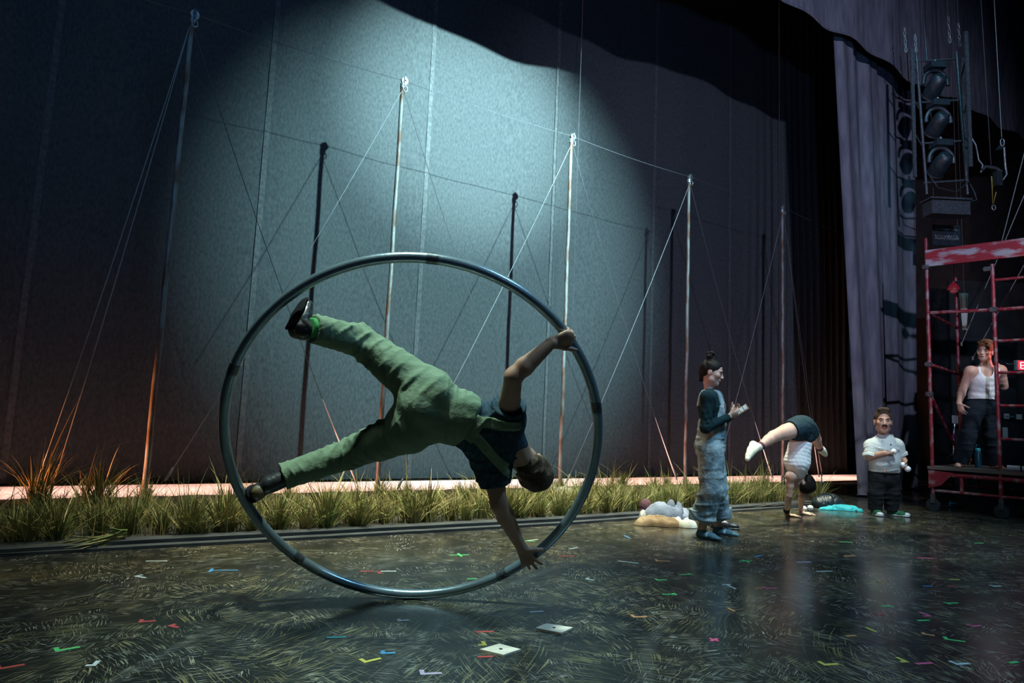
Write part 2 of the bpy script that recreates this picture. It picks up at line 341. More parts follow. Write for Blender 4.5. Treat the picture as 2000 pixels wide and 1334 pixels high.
# two thin lines dropping from the grid
for (px, lab) in [(1132, 'thin line dropping from above onto the backdrop behind the wheel pole'), (1522, 'thin line dropping from above near the right of the backdrop')]:
    q = gy(px, 200, 8.9); mb = MB(); mb.tube([(0, 0, .05), (0, 0, 11)], .004, 5); o = mb.build('drop_line', 'darkrope'); o.location = (q[0], 8.9, 0); tag(o, lab, 'line')

# ------------------------------------------------------------------ grass
def tuft_mesh(name, n, hmin, hmax, spread, lean, seed, w=.0045, mats=('grass', 'grass2', 'grass3'), tall=.04):
    r = random.Random(seed); vs = []; fs = []; mi = []
    for b in range(n):
        a = r.uniform(0, 2*math.pi); rad = r.uniform(0, .06)
        h = r.uniform(hmin, hmax)*(r.uniform(1.3, 2.1) if r.random() < tall else 1); sp = r.gauss(0, 1)*spread+spread*.6
        dx, dy = math.cos(a), math.sin(a); bend = r.uniform(.2, 1.0)
        wid = w*r.uniform(.6, 1.8); K = 5; n0 = len(vs); pa = r.uniform(0, math.pi); sx, sy = math.cos(pa)*wid, math.sin(pa)*wid
        for k in range(K+1):
            t = k/K; out = sp*h*(t*.5+bend*t*t*.7); z = h*(t-.28*abs(sp)*bend*t*t*t)
            x = dx*(rad+out)+lean[0]*t*h; y = dy*(rad+out)+lean[1]*t*h; s = (1-t)**.7+.06
            vs += [(x-sx*s, y-sy*s, z), (x+sx*s, y+sy*s, z)]
        m = r.choices(range(len(mats)), (5, 3, 2))[0]
        for k in range(K):
            q = n0+2*k; fs.append((q, q+1, q+3, q+2)); mi.append(m)
    me = bpy.data.meshes.new(name); me.from_pydata(vs, [], fs)
    for m in mats: me.materials.append(M[m])
    me.polygons.foreach_set('material_index', mi); me.update(); return me
TM = [tuft_mesh('tuft', 170, .14, .40, .55, (random.uniform(-.15, .15), random.uniform(-.1, .1)), s) for s in range(6)]
TM += [tuft_mesh('tuft', 120, .16, .44, .45, (.1, 0), 20+s, .004, tall=.14) for s in range(3)]
TM += [tuft_mesh('tuft', 100, .16, .44, .65, (0, -.1), 30+s, .006, tall=.08) for s in range(2)]
r = random.Random(5)
def kerb_y(X):
    for (xa, ya), (xb, yb) in zip(KER, KER[1:]):
        if xa <= X <= xb: return ya+(yb-ya)*(X-xa)/(xb-xa)
    return 5.6
rows = []
for X in np.arange(-1.6, 8.5, .115): rows.append((X+r.uniform(-.09, .09), 5.70+r.uniform(-.05, .12), 0))
for X in np.arange(-1.5, 8.5, .22): rows.append((X+r.uniform(-.12, .12), 6.2+r.uniform(-.15, .15), 1))
for X in np.arange(-1.4, 8.5, .42): rows.append((X+r.uniform(-.2, .2), 6.75+r.uniform(-.2, .2), 2))
for X in np.arange(-1.0, 8.5, .62): rows.append((X+r.uniform(-.25, .25), 7.4+r.uniform(-.2, .2), 3))
for (X, Y, k) in rows:
    me = TM[r.choices(range(len(TM)), [6]*6+[2]*3+[3]*2)[0]]
    o = link('grass_tuft', me); o.location = (X, Y+kerb_y(X)-5.38, .03); s = r.uniform(.62, .98)*(.9 if k else 1); o.scale = (s, s, s*r.uniform(.85, 1.1)); o.rotation_euler = (0, 0, r.uniform(0, 6.28))
    row = ['front row', 'second row', 'middle row', 'rear row'][k]
    part = 'left of the wheel' if X < 1.0 else 'behind the wheel' if X < 3.9 else 'between wheel and woman' if X < 6.0 else 'right of the woman'
    tag(o, f'green and straw grass tuft, {row} of the bed, {part}', 'grass', f'grass tufts, {row}, {part}')
gv, gf, gm = [], [], []
for b in range(5200):      # fine uncountable blades between the tufts
    X = r.uniform(-1.8, 8.55); Y = kerb_y(X)+.24+abs(r.gauss(0, .55)); Y = min(Y, 8.0); h = r.uniform(.10, .34)*(1.5 if r.random() < .06 else 1); a = r.uniform(0, 6.28); sp = r.gauss(0, .35); pa = r.uniform(0, 3.14); wd = r.uniform(.0015, .0042); n0 = len(gv)
    for k in range(5):
        t = k/4; o_ = sp*h*(t*.4+t*t*.9); s_ = (1-t)**.7+.06; x = X+math.cos(a)*o_; y = Y+math.sin(a)*o_; z = .03+h*(t-.25*abs(sp)*t**3); gv += [(x-math.cos(pa)*wd*s_, y-math.sin(pa)*wd*s_, z), (x+math.cos(pa)*wd*s_, y+math.sin(pa)*wd*s_, z)]
    m_ = r.choices(range(3), (5, 3, 2))[0]
    for k in range(4): q = n0+2*k; gf.append((q, q+1, q+3, q+2)); gm.append(m_)
me = bpy.data.meshes.new('fine_grass'); me.from_pydata(gv, [], gf); [me.materials.append(M[m_]) for m_ in ('grass', 'grass2', 'grass3')]; me.polygons.foreach_set('material_index', gm); me.update()
o = link('fine_grass', me); o['kind'] = 'stuff'; tag(o, 'fine grass blades filling the bed between the tufts', 'grass')
for (px, py, Y, s, lab) in [(72, 960, 7.75, 1.25, 'spiky tall tuft lit orange at the far left'), (195, 965, 7.6, 1.05, 'arching tuft lit peach beside the leftmost pole')]:
    q = gy(px, py, Y); o = link('grass_tuft', TM[6 if s > 1.1 else 9]); o.location = (q[0], Y, .03); o.scale = (s, s, s); tag(o, lab, 'grass')
q = gz(225, 1066); o = link('grass_tuft', tuft_mesh('tuft', 140, .3, .5, .28, (-.5, -.1), 77)); o.location = (q[0]+.05, q[1]+.02, .05); o.rotation_euler = (math.radians(12), math.radians(-78), .1); tag(o, 'grass tuft flopped flat over the edging near the left', 'grass')
q = gy(1598, 975, 5.9); o = link('grass_tuft', TM[2]); o.location = (q[0], 5.9, .02); o.scale = (.9,)*3; tag(o, 'lone grass tuft at the right end beside the handstand', 'grass')
for (px, py, s, lab) in [(1055, 958, .17, 'pale rounded rock in the grass behind the head of the performer'), (1100, 960, .13, 'small pale rock in the grass beside the larger one')]:
    q = gy(px, py, 6.9); me = bpy.data.meshes.new('rock'); bm = bmesh.new(); bmesh.ops.create_icosphere(bm, subdivisions=3, radius=1)
    for v in bm.verts: v.co *= 1+.35*mnoise.noise(v.co*1.3+Vector((px, 0, 0))); v.co.z *= .75
    bm.to_mesh(me); bm.free(); me.polygons.foreach_set('use_smooth', [True]*len(me.polygons)); M.setdefault('rock', mat('pale_rock', (.33, .32, .24), (.22, .22, .17), .9, scale=6, bump=.6, bscale=14))
    o = link('rock', me, 'rock'); o.location = (q[0], 6.9, .1+s*.5); o.scale = (s*1.3, s, s); tag(o, lab, 'rock')
    o.location.z = s*.6

# ------------------------------------------------------------------ the big single wheel
WC = Vector((1.438, 3.152, 0)); WR, WT, WH, WL = .93, .0255, -.490, -.430
wu = Vector((math.cos(WH), math.sin(WH), 0)); wn = Vector((-math.sin(WH), math.cos(WH), 0))
wv = Vector((0, 0, 1))*math.cos(WL)+wn*math.sin(WL)
WC.z = WT+WR*math.cos(WL); ww = -wu.cross(wv)
if ww.dot(Vector(tuple(CAM))-WC) < 0: ww = -ww       # wheel normal on the camera side
contact = WC-wv*WR
wheel = thing('acrobat_wheel', 'large blue-grey metal hoop wheel the performer is gripping', 'wheel', (contact.x, contact.y, 0))
def wpt(t): return WC+wu*(WR*math.cos(t))+wv*(WR*math.sin(t))-wheel.location
NS = 5
for k in range(NS):
    a0 = .25+k*2*math.pi/NS; mb = MB(); mb.tube([wpt(a0+.004+(2*math.pi/NS-.008)*j/30) for j in range(31)], WT, 16); seg = mb.build('tube_section', 'wheel', wheel)
    mb = MB(); mb.tube([wpt(a0-.03), wpt(a0), wpt(a0+.03)], WT+.0012, 16); mb.build('joint_sleeve', 'wheel_joint', seg)
    for s in (-.018, .018):
        mb = MB(); q = wpt(a0+s)+Vector(tuple(ww))*(WT+.001); mb.tube([q-ww*.002, q+ww*.003], .005, 8); mb.build('screw', 'dark_steel', seg)
# ------------------------------------------------------------------ soft-blend solids for people and cloth
def A(p): return np.array([float(c) for c in p])
def nrm(v): v = A(v); return v/np.linalg.norm(v)
class Solid:
    def __init__(s): s.p = []
    def cone(s, a, b, ra, rb, flat=None, cut=0, k=.02, sub=False):
        # tapered rounded limb; flat=(axis, ratio) squashes it; cut 1/2/3: square end at b / a / both
        a, b = A(a), A(b); m = max(ra, rb)*1.05
        if flat is not None: n = nrm(flat[0]); sr = flat[1]
        ab = b-a; L2 = max(1e-9, ab@ab); L = math.sqrt(L2); u = ab/L
        def fn(P):
            v = P-a; tr = (v@ab)/L2; t = np.clip(tr, 0, 1); q = v-t[..., None]*ab; sc = 1.
            if flat is not None:
                c = q@n; q = q+(c*(1/sr-1))[..., None]*n; sc = .5+.5*sr
            d = np.sqrt((q*q).sum(-1))-(ra+(rb-ra)*t); d = d*sc
            if cut & 1: 
                d2 = (v@u)-L; d = np.maximum(d, d2)
            if cut & 2: d = np.maximum(d, -(v@u))
            return d
        s.p.append((fn, np.minimum(a, b)-m, np.maximum(a, b)+m, k, sub)); return s
    def chain(s, pts, rs, k=.015, flat=None, cut=0):
        for i in range(len(pts)-1): s.cone(pts[i], pts[i+1], rs[i], rs[i+1], flat, cut if i == len(pts)-2 else 0, k if i == 0 else min(k, .010))
        return s
    def ell(s, c, rad, ax=None, k=.02, sub=False):
        c = A(c); rad = A(rad); X = np.eye(3) if ax is None else np.array([nrm(v) for v in ax]); m = rad.max()
        def fn(P):
            q = (P-c)@X.T; k0 = np.sqrt(((q/rad)**2).sum(-1)); k1 = np.sqrt(((q/rad**2)**2).sum(-1))+1e-9
            return k0*(k0-1)/k1
        s.p.append((fn, c-m, c+m, k, sub)); return s
    def mesh(s, name, h, origin=(0, 0, 0), grow=0., planes=(), fold=None, extra=None, smooth=0):
        origin = A(origin); pad = .035+grow
        lo = np.min([p[1] for p in s.p if not p[4]], 0)-pad-2*h; hi = np.max([p[2] for p in s.p if not p[4]], 0)+pad+2*h
        if planes:   # shrink the box where axis-free planes cut nothing: keep simple
            pass
        n = np.ceil((hi-lo)/h).astype(int)+1
        Fd = np.full(n, .5, np.float32)
        for fn, a, b, k, sub in s.p:
            i0 = np.maximum(0, np.floor((a-pad-k-lo)/h).astype(int)); i1 = np.minimum(n, np.ceil((b+pad+k-lo)/h).astype(int)+1)
            if np.any(i1 <= i0): continue
            g = [lo[j]+h*np.arange(i0[j], i1[j]) for j in range(3)]
            P = np.stack(np.meshgrid(*g, indexing='ij'), -1)
            d = fn(P)-(0 if sub else grow); sl = tuple(slice(i0[j], i1[j]) for j in range(3)); f = Fd[sl]
            if sub:
                hh = np.clip(.5-.5*(f+d)/k, 0, 1); Fd[sl] = f+(-d-f)*hh+k*hh*(1-hh)
            else:
                hh = np.clip(.5+.5*(f-d)/k, 0, 1); Fd[sl] = f+(d-f)*hh-k*hh*(1-hh)
        if fold is not None or extra is not None or planes:
            idx = np.argwhere(np.abs(Fd) < .045); P = lo+h*idx; v = Fd[tuple(idx.T)].astype(float)
            if fold is not None: v = v+fold(P)
            if extra is not None: v = extra(P, v)
            for (p0, nn) in planes: v = np.maximum(v, (P-A(p0))@nrm(nn))
            if planes or extra is not None:      # deep inside also has to obey the cuts
                Fd[tuple(idx.T)] = v
                idx = np.argwhere(Fd <= -.045); P = lo+h*idx; v = Fd[tuple(idx.T)].astype(float)
                if extra is not None: v = extra(P, v)
                for (p0, nn) in planes: v = np.maximum(v, (P-A(p0))@nrm(nn))
            Fd[tuple(idx.T)] = v
        return nets(name, Fd, lo-origin, h)
def nets(name, Fd, lo, h):
    S = Fd < 0; c = np.zeros(tuple(np.array(Fd.shape)-1), np.uint8)
    cs = [(i, j, k) for i in (0, 1) for j in (0, 1) for k in (0, 1)]; sh = c.shape
    for (i, j, k) in cs: c += S[i:i+sh[0], j:j+sh[1], k:k+sh[2]]
    act = np.argwhere((c > 0) & (c < 8)); V = {q: Fd[act[:, 0]+q[0], act[:, 1]+q[1], act[:, 2]+q[2]].astype(float) for q in cs}
    acc = np.zeros((len(act), 3)); cnt = np.zeros(len(act))
    for q in cs:
        for ax in range(3):
            if q[ax] == 0:
                r = list(q); r[ax] = 1; r = tuple(r); a, b = V[q], V[r]; m = (a < 0) != (b < 0)
                t = np.where(m, a/np.where(m, a-b, 1), 0); p = np.tile(A(q), (len(act), 1)); p[:, ax] = t
                acc += p*m[:, None]; cnt += m
    co = lo+h*(act+acc/cnt[:, None])
    vid = np.full(sh, -1, np.int32); vid[tuple(act.T)] = np.arange(len(act)); faces = []
    for ax in range(3):
        o1, o2 = [(1, 2), (2, 0), (0, 1)][ax]
        a = [slice(None)]*3; b = [slice(None)]*3; a[ax] = slice(0, -1); b[ax] = slice(1, None)
        sa, sb = S[tuple(a)], S[tuple(b)]; e = np.argwhere(sa != sb)
        e = e[(e[:, o1] > 0) & (e[:, o2] > 0) & (e[:, o1] < sh[o1]) & (e[:, o2] < sh[o2])]
        flip = ~sa[tuple(e.T)]
        def cell(d1, d2):
            q = e.copy(); q[:, o1] += d1; q[:, o2] += d2; return vid[tuple(q.T)]
        Q = np.stack([cell(-1, -1), cell(0, -1), cell(0, 0), cell(-1, 0)], 1); Q[flip] = Q[flip][:, ::-1]; faces.append(Q)
    Q = np.concatenate(faces); Q = Q[(Q >= 0).all(1)]
    E_ = np.concatenate([Q[:, [0, 1]], Q[:, [1, 2]], Q[:, [2, 3]], Q[:, [3, 0]]]); E_ = np.concatenate([E_, E_[:, ::-1]])
    dg_ = np.maximum(1, np.bincount(E_[:, 0], minlength=len(co)))[:, None]
    for lam in (.55, -.57, .55, -.57, .55, -.57):        # volume-keeping smoothing
        av = np.stack([np.bincount(E_[:, 0], co[E_[:, 1], j], len(co)) for j in range(3)], 1)/dg_; co = co+lam*(av-co)
    me = bpy.data.meshes.new(name); me.vertices.add(len(co)); me.vertices.foreach_set('co', co.astype(np.float32).ravel())
    me.loops.add(len(Q)*4); me.loops.foreach_set('vertex_index', Q.astype(np.int32).ravel()); me.polygons.add(len(Q))
    me.polygons.foreach_set('loop_start', np.arange(0, len(Q)*4, 4, dtype=np.int32)); me.polygons.foreach_set('use_smooth', np.ones(len(Q), bool))
    me.update(calc_edges=True); return me
def folds(seed, amp, freq, aniso=(1, 1, 1), ridge=0.):
    r = np.random.default_rng(seed); an = A(aniso)
    ks = [(r.normal(size=3)*an*freq*f, r.uniform(0, 6.28), a) for f, a in ((.55, .5), (.8, .5), (1.2, .35), (1.9, .22), (2.8, .12))]
    wk = r.normal(size=3)*freq*.5
    def fn(P):
        w = .7*np.sin(P@wk); t = 0.
        for k, ph, a in ks:
            q = np.sin(P@k+ph+w*2); t = t+a*((1-ridge)*q+ridge*(1.2-2.4*np.sqrt(np.abs(q)+.002)))
        return amp*t
    return fn

def limb_folds(limbs, base=None):
    """creases running round limbs: (a, b, amp, waves per metre, centre 0..1, width, skew)"""
    def fn(P):
        t = base(P) if base is not None else 0.
        for i, (a, b, amp, fr, c, wd, sk) in enumerate(limbs):
            a, b = A(a), A(b); ab = b-a; L = np.linalg.norm(ab); u = ab/L; v = P-a; sl = v@u; q = v-sl[..., None]*u
            e1 = nrm(np.cross(u, A((.3, .5, .8)))); e2 = np.cross(u, e1); th = np.arctan2(q@e2, q@e1); rr_ = np.sqrt((q*q).sum(-1))
            ph = sl*fr*6.283+sk*np.sin(th+i)+1.3*np.sin(2*th+i*2.1)+1.1*np.sin(sl*23+i); w = np.exp(-((sl/L-c)/wd)**2)*np.exp(-np.maximum(0, rr_-.16)**2/.003)
            w = w*(.55+.45*np.sin(3*th+sl*14+i*1.7)); t = t-amp*1.5*w*(np.exp(-(np.sin(ph*.5)/.42)**2)-.25)
        return t
    return fn

# materials for people
M['skin'] = mat('tanned_skin', (.40, .235, .165), (.33, .18, .125), .5, scale=9, bump=.08, bscale=120, spec=.35)
M['skin_light'] = mat('light_skin', (.52, .33, .25), (.44, .26, .19), .5, scale=9, bump=.06, bscale=120, spec=.35)
M['brown_hair'] = mat('short_brown_hair', (.035, .021, .012), (.075, .048, .028), .6, spec=.2, scale=40, bump=.5, bscale=110, stretch=(1, 1, .25))
M['black_hair'] = mat('black_hair', (.006, .005, .004), (.014, .010, .008), .6, spec=.15, scale=30, bump=.3, bscale=90, stretch=(1, 1, .3))
M['ginger_hair'] = mat('curly_ginger_hair', (.19, .075, .025), (.09, .035, .013), .6, scale=30, bump=1., bscale=60)
M['green_twill'] = mat('sage_green_twill', (.135, .195, .125), (.175, .24, .16), .85, scale=7, bump=.25, bscale=40, spec=.2)
M['navy_shirt'] = mat('navy_woven_shirt', (.020, .035, .055), (.035, .07, .09), .9, scale=30, bump=.3, bscale=200, stretch=(3, .3, 1), spec=.15)
M['boot'] = mat('black_leather', (.012, .014, .016), (.03, .032, .034), .32, scale=16, bump=.15, bscale=40, spec=.5)
M['tan_leather'] = mat('scuffed_tan_leather', (.20, .13, .045), (.10, .07, .03), .5, scale=22, bump=.2)
M['denim'] = mat('acid_washed_denim', (.085, .14, .17), (.46, .56, .59), .9, scale=9, bump=.35, bscale=50, thresh=(.34, .70), detail=8, spec=.2)
M['teal_knit'] = mat('dark_teal_knit', (.006, .022, .027), (.010, .033, .038), .9, scale=30, bump=.2, bscale=180, spec=.2)
M['sock_teal'] = mat('blue_knit_sock', (.05, .12, .16), (.09, .18, .22), .95, scale=60, bump=.4, bscale=200)
M['sock_stripe'] = mat('pale_sock_stripe', (.28, .38, .42), (.34, .44, .47), .95, scale=60)
M['sock_white'] = mat('cream_sock', (.50, .52, .40), (.60, .62, .50), .95, scale=50, bump=.3, bscale=150)
M['plum'] = mat('plum_ankle_wrap', (.07, .012, .03), (.11, .02, .045), .9, scale=30)
M['white_top'] = mat('white_jersey', (.62, .66, .66), (.72, .75, .75), .9, scale=8, bump=.25, bscale=80, spec=.2)
M['teal_shorts'] = mat('dark_teal_shorts', (.008, .024, .032), (.014, .036, .045), .8, scale=12, bump=.2, spec=.2)
M['pale_shirt'] = mat('pale_cotton_shirt', (.40, .44, .42), (.48, .52, .50), .9, scale=8, bump=.25, bscale=60, spec=.2)
M['black_jeans'] = mat('black_trousers', (.008, .009, .011), (.016, .018, .021), .85, scale=12, bump=.25, bscale=60, spec=.2)
M['navy_trousers'] = mat('dark_navy_trousers', (.005, .010, .016), (.009, .016, .024), .85, scale=9, bump=.25, bscale=50, spec=.2)
M['sneaker_green'] = mat('green_canvas', (.012, .09, .035), (.02, .13, .05), .8, scale=30)
M['white_rubber'] = mat('white_rubber', (.62, .65, .64), (.7, .72, .7), .6, scale=20)
M['eye_white'] = mat('eye_white', (.24, .22, .20), None, .25, scale=20)
M['eye_dark'] = mat('dark_iris', (.02, .013, .009), None, .2, scale=20)
M['lip'] = mat('lips', (.30, .10, .085), (.25, .08, .07), .45, scale=30)
M['silver'] = mat('silver', (.6, .62, .63), None, .25, .9, scale=20)

def hand(S, w, d, n, t, curls, spread=.12, size=1., thumb=None, k=.006):
    """palm + five fingers. w wrist, d wrist->knuckles, n palm side (fingers curl that way), t thumb side"""
    d = nrm(d); n = nrm(A(n)-d*np.dot(n, d)); t = nrm(A(t)-d*np.dot(t, d)-n*np.dot(t, n)); w = A(w); z = size
    S.cone(w, w+d*.075*z, .030*z, .041*z, (n, .42), 0, .012)
    S.cone(w+d*.01*z+t*.014*z+n*.006*z, w+d*.05*z+t*.026*z+n*.008*z, .016*z, .015*z, None, 0, .012)
    tips = []
    for i in range(4):
        L = (.071, .080, .074, .058)[i]*z; r = (.0084, .0087, .0083, .0074)[i]*z
        b = w+d*(.080, .086, .082, .074)[i]*z+t*(.0318, .0108, -.0102, -.0300)[i]*z
        c = curls[i] if hasattr(curls[0], '__len__') else curls
        sp = (1.4, .4, -.5, -1.5)[i]*spread; dd = nrm(d*math.cos(sp)+t*math.sin(sp)); a = 0; p = b-dd*.012*z; pts = [p, b]; rr = [r*1.15, r*1.1]
        for q in range(3):
            a += c[q]; p = pts[-1]+(dd*math.cos(a)+n*math.sin(a))*L*(.44, .31, .25)[q]; pts.append(p); rr.append(r*(1.0, .92, .8)[q])
        S.chain(pts, rr, k*.55); tips.append(pts[-1])
    if thumb is None: thumb = (.55, .75, .25, .35)
    td = nrm(d*thumb[0]+t*thumb[1]+n*thumb[2]); b = w+d*.022*z+t*.026*z; p1 = b+td*.042*z
    td2 = nrm(td+n*thumb[3]*.6+d*.35); p2 = p1+td2*.032*z; td3 = nrm(td2+n*thumb[3]*.5); p3 = p2+td3*.024*z
    S.chain([b, p1, p2, p3], [.015*z, .0115*z, .0105*z, .0085*z], .008)
    return tips
def head_axes(up, fwd):
    u = nrm(up); f = nrm(A(fwd)-u*np.dot(fwd, u)); return np.cross(f, u), f, u     # right, forward, up
def head(S, c, up, fwd, s=1., neck=None, nr=.056, female=False, wide=1.):
    r, f, u = head_axes(up, fwd); ax = (r, f, u); c = A(c)
    def P(x, y, z): return c+(r*x*wide+f*y+u*z)*s
    S.ell(P(0, -.012, .030), A((.074*wide, .094, .086))*s, ax, .02)
    S.ell(P(0, .022, -.030), A((.059*wide, .070, .086))*s, ax, .03)
    S.ell(P(0, .052, -.090), A((.034*wide, .030, .024))*s, ax, .03)
    for q in (-1, 1):
        S.ell(P(q*.040, .062, -.018), A((.024, .024, .022))*s, ax, .02)
        S.ell(P(q*.074, -.008, -.010), A((.009, .020, .032))*s, ax, .008)
        S.ell(P(q*.045, .01, -.070), A((.022, .035, .026))*s, ax, .02)
    S.ell(P(0, .076 if female else .078, .024), A((.050, .015, .011))*s, ax, .015)
    for q in (-1, 1): S.ell(P(q*.031, .100, .003), A((.018, .014, .011))*s, ax, .010, True)
    nz = .106 if female else .107; S.cone(P(0, .088, .012), P(0, nz, -.026), .0085*s, (.0100 if female else .0125)*s, None, 0, .010)
    for q in (-1, 1): S.ell(P(q*.011, .100, -.030), A((.008, .010, .008))*s, ax, .006)
    S.ell(P(0, .088, -.055), A((.022, .011, .006))*s, ax, .006); S.ell(P(0, .086, -.067), A((.018, .011, .006))*s, ax, .006)
    if female: S.ell(P(0, .066, -.094), A((.024, .022, .018))*s, ax, .02)
    if neck is not None: S.cone(P(0, -.030, -.05), neck, nr*s, nr*1.12, None, 0, .014 if female else .03)
def face_parts(root, o, c, up, fwd, s=1., hair='brown_hair', lips=True, wide=1., half=False):
    r, f, u = head_axes(up, fwd); c = A(c)
    def P(x, y, z): return c+(r*x*wide+f*y+u*z)*s-A(o)
    for q in (-1, 1):
        mb = MB(); R3 = Matrix([tuple(r), tuple(f), tuple(u)]).transposed()
        def sph(cc, rad, n=10, m=7):
            mb2 = MB(); pr = [(max(1e-4, math.sin(math.pi*i/m)), -math.cos(math.pi*i/m)) for i in range(m+1)]
            mb2.lathe([(a*rad, b*rad) for a, b in pr], n, cc); return mb2
        e = sph(P(q*.031, .0795, .002), .0105*s).build('eye', 'eye_white', root)
        sph(P(q*.031, .0845, .001), .0066*s).build('iris', 'eye_dark', e)
        mb = MB(); mb.tube([P(q*.014, .097, .021), P(q*.030, .095, .028), P(q*.048, .082, .023)], [.0032*s, .0038*s, .002*s], 6); mb.build('eyebrow', hair, root)
    if lips:
        mb = MB(); mb.tube([P(-.021, .088, -.061), P(-.009, .098, -.057), P(.009, .098, -.057), P(.021, .088, -.061)], [.002*s, .0055*s, .0055*s, .002*s], 6)
        mb.tube([P(-.019, .087, -.063), P(0, .097, -.068), P(.019, .087, -.063)], [.002*s, .006*s, .002*s], 6); mb.build('lips', 'lip', root)
def person(label, base, cat='person'):
    o = thing('person', label, cat, base); return o
def part(root, name, m, S, h, **kw):
    return link(name, S.mesh(name, h, A(root.location), **kw), m, root)

RX = A(_R0); FH = nrm((_F[0], _F[1], 0)); UZ = A((0, 0, 1))

# ------------------------------------------------------------------ the performer in the wheel
def wp(px, py, off=0.0): return gpl(px, py, A(WC)+A(ww)*off, A(ww))
w3 = A(ww)
pr = person('performer in green overalls and navy shirt hanging sideways inside the wheel', (contact.x, contact.y, 0)); O = A(pr.location)
hU, hL = wp(838, 768, -.02), wp(802, 838, -.02)
kU, kL = wp(700, 664, -.17), wp(682, 886, -.15)
aU, aL = wp(603, 640, .03), wp(545, 934, .0)
pel, wai, che, nek = wp(828, 803, -.01), wp(893, 815, 0), wp(952, 848, 0), wp(1004, 868, .0)
sU, sL = wp(990, 818, .0), wp(960, 902, .0)
eU, eL = wp(1003, 735, .10), wp(974, 984, .08)
wU, wL = wp(1078, 669, .050), wp(1019, 1070, .045)
hc = wp(1036, 914, -.07); hup = nrm(wp(1066, 950, -.10)-wp(1005, 872, -.02)); hfw = nrm(-w3+.35*nrm(wp(1000, 960)-wp(1060, 900)))
B = Solid()
B.chain([pel, wai, che, nek], [.09, .09, .092, .06], .04, (w3, .8))
B.cone(sU, sL, .062, .062, None, 0, .05)
head(B, hc, hup, hfw, 1.05, nek, .055)
for s_, e_, w_ in ((sU, eU, wU), (sL, eL, wL)):
    m1 = s_+(e_-s_)*.45; B.chain([s_, m1, e_], [.060, .052, .042], .03)
    f1 = e_+(w_-e_)*.28; B.chain([e_, f1, w_], [.041, .0455, .0275], .02)
for h_, k_, a_ in ((hU, kU, aU), (hL, kL, aL)): B.chain([h_, k_, a_+(k_-a_)*.2], [.08, .055, .030], .03)
# upper hand wraps the rim; lower hand presses on it with splayed fingers
rimU, rimL = A(wpt(0))*0, None
def rim_at(px, py):
    q = wp(px, py); d = q-A(WC); d /= np.linalg.norm(d); return A(WC)+d*WR, d, np.cross(w3, d)
ru, rad_u, tan_u = rim_at(1106, 656)
if np.dot(tan_u, wp(1130, 690)-wp(1090, 634)) < 0: tan_u = -tan_u      # tangent pointing down the rim
kdir = nrm(ru+w3*.034-wU+rad_u*.0)
hand(B, wU, kdir, -w3*.75+rad_u*.25, -tan_u*-1.0, (.42, 1.15, .95), .09, 1.0, (1.15, .72, -.1, -.15))
rl, rad_l, tan_l = rim_at(1038, 1097)
hand(B, wL, nrm(wp(1040, 1112, .05)-wL), -w3*.8+rad_l*.3, nrm(wp(1055, 1080)-wp(1020, 1100)), [(.1, .2, .15), (.06, .22, .15), (.1, .25, .15), (.12, .3, .2)], .24, 1.0, (.55, .95, .25, .5))
part(pr, 'body', 'skin', B, .0042)
# trousers
T = Solid()
T.cone(hU+(hU-hL)*.05, hL, .105, .10, (w3, 1.1), 0, .06); T.chain([pel, wai], [.150, .138], .05, (w3, .85))
T.cone(wai, wai+(che-wai)*.28, .138, .136, (w3, .85), 1, .03)
for h_, k_, a_, c_ in ((hU, kU, aU, 1), (hL, kL, aL, 1)):
    T.chain([h_, h_+(k_-h_)*.5, k_, ], [.118, .098, .078], .05); T.chain([k_, k_+(a_-k_)*.94], [.078, .068], .03, None, 1)
T.ell(pel+(hU-pel)*.5+w3*.07-nrm(wai-pel)*.03, (.10, .10, .10), None, .05); T.ell(pel+(hL-pel)*.6+w3*.06-nrm(wai-pel)*.03, (.10, .10, .10), None, .05)
fo = folds(3, .0048, 62, (1, 1, 1), .5)
kn = [kU, kL, hU, hL]
tfold = limb_folds([(hU, kU, .0075, 17, .95, .28, 1.5), (kU, aU, .007, 20, .05, .35, 1.2), (kU, aU, .005, 22, .9, .35, .8), (hL, kL, .0075, 17, .85, .4, 1.5), (kL, aL, .007, 20, .05, .4, 1.4), (kL, aL, .005, 20, .95, .3, .8),
    (pel, kU, .007, 13, .35, .3, 2.4), (pel, kL, .007, 13, .35, .3, 2.4), (pel, wai, .004, 22, .9, .5, .8)], folds(3, .0028, 34))
tr = part(pr, 'overalls', 'green_twill', T, .0055, fold=tfold)
# shirt with rolled short sleeves
Sh = Solid()
Sh.chain([wai, che], [.126, .138], .05, (w3, .82)); Sh.cone(che, nek, .130, .07, (w3, .8), 0, .05)
Sh.cone(sU, sL, .090, .092, (w3, .95), 0, .06)
Sh.cone(sU, sU+(eU-sU)*.30, .088, .080, None, 1, .04); Sh.cone(sL, sL+(eL-sL)*.52, .092, .075, None, 1, .04)
Sh.cone(che+(sL-che)*.4, sL+(eL-sL)*.3, .09, .075, None, 0, .05)
fs = limb_folds([(wai, che, .005, 16, .5, .6, 2.0), (sU, eU, .005, 24, .2, .3, 1.0), (sL, eL, .006, 18, .25, .4, 1.6), (che, sL, .006, 15, .6, .6, 2.0)], folds(8, .002, 40))
sho = part(pr, 'shirt', 'navy_shirt', Sh, .0055, fold=fs)
for s_, e_, t0 in ((sU, eU, .30), (sL, eL, .52)):
    C = Solid(); c0 = s_+(e_-s_)*(t0-.03); C.cone(c0, s_+(e_-s_)*(t0+.05), .086 if t0 < .4 else .081, .084 if t0 < .4 else .079, None, 3, .01); part(pr, 'sleeve_cuff', 'navy_shirt', C, .006, fold=folds(int(t0*100), .003, 60))
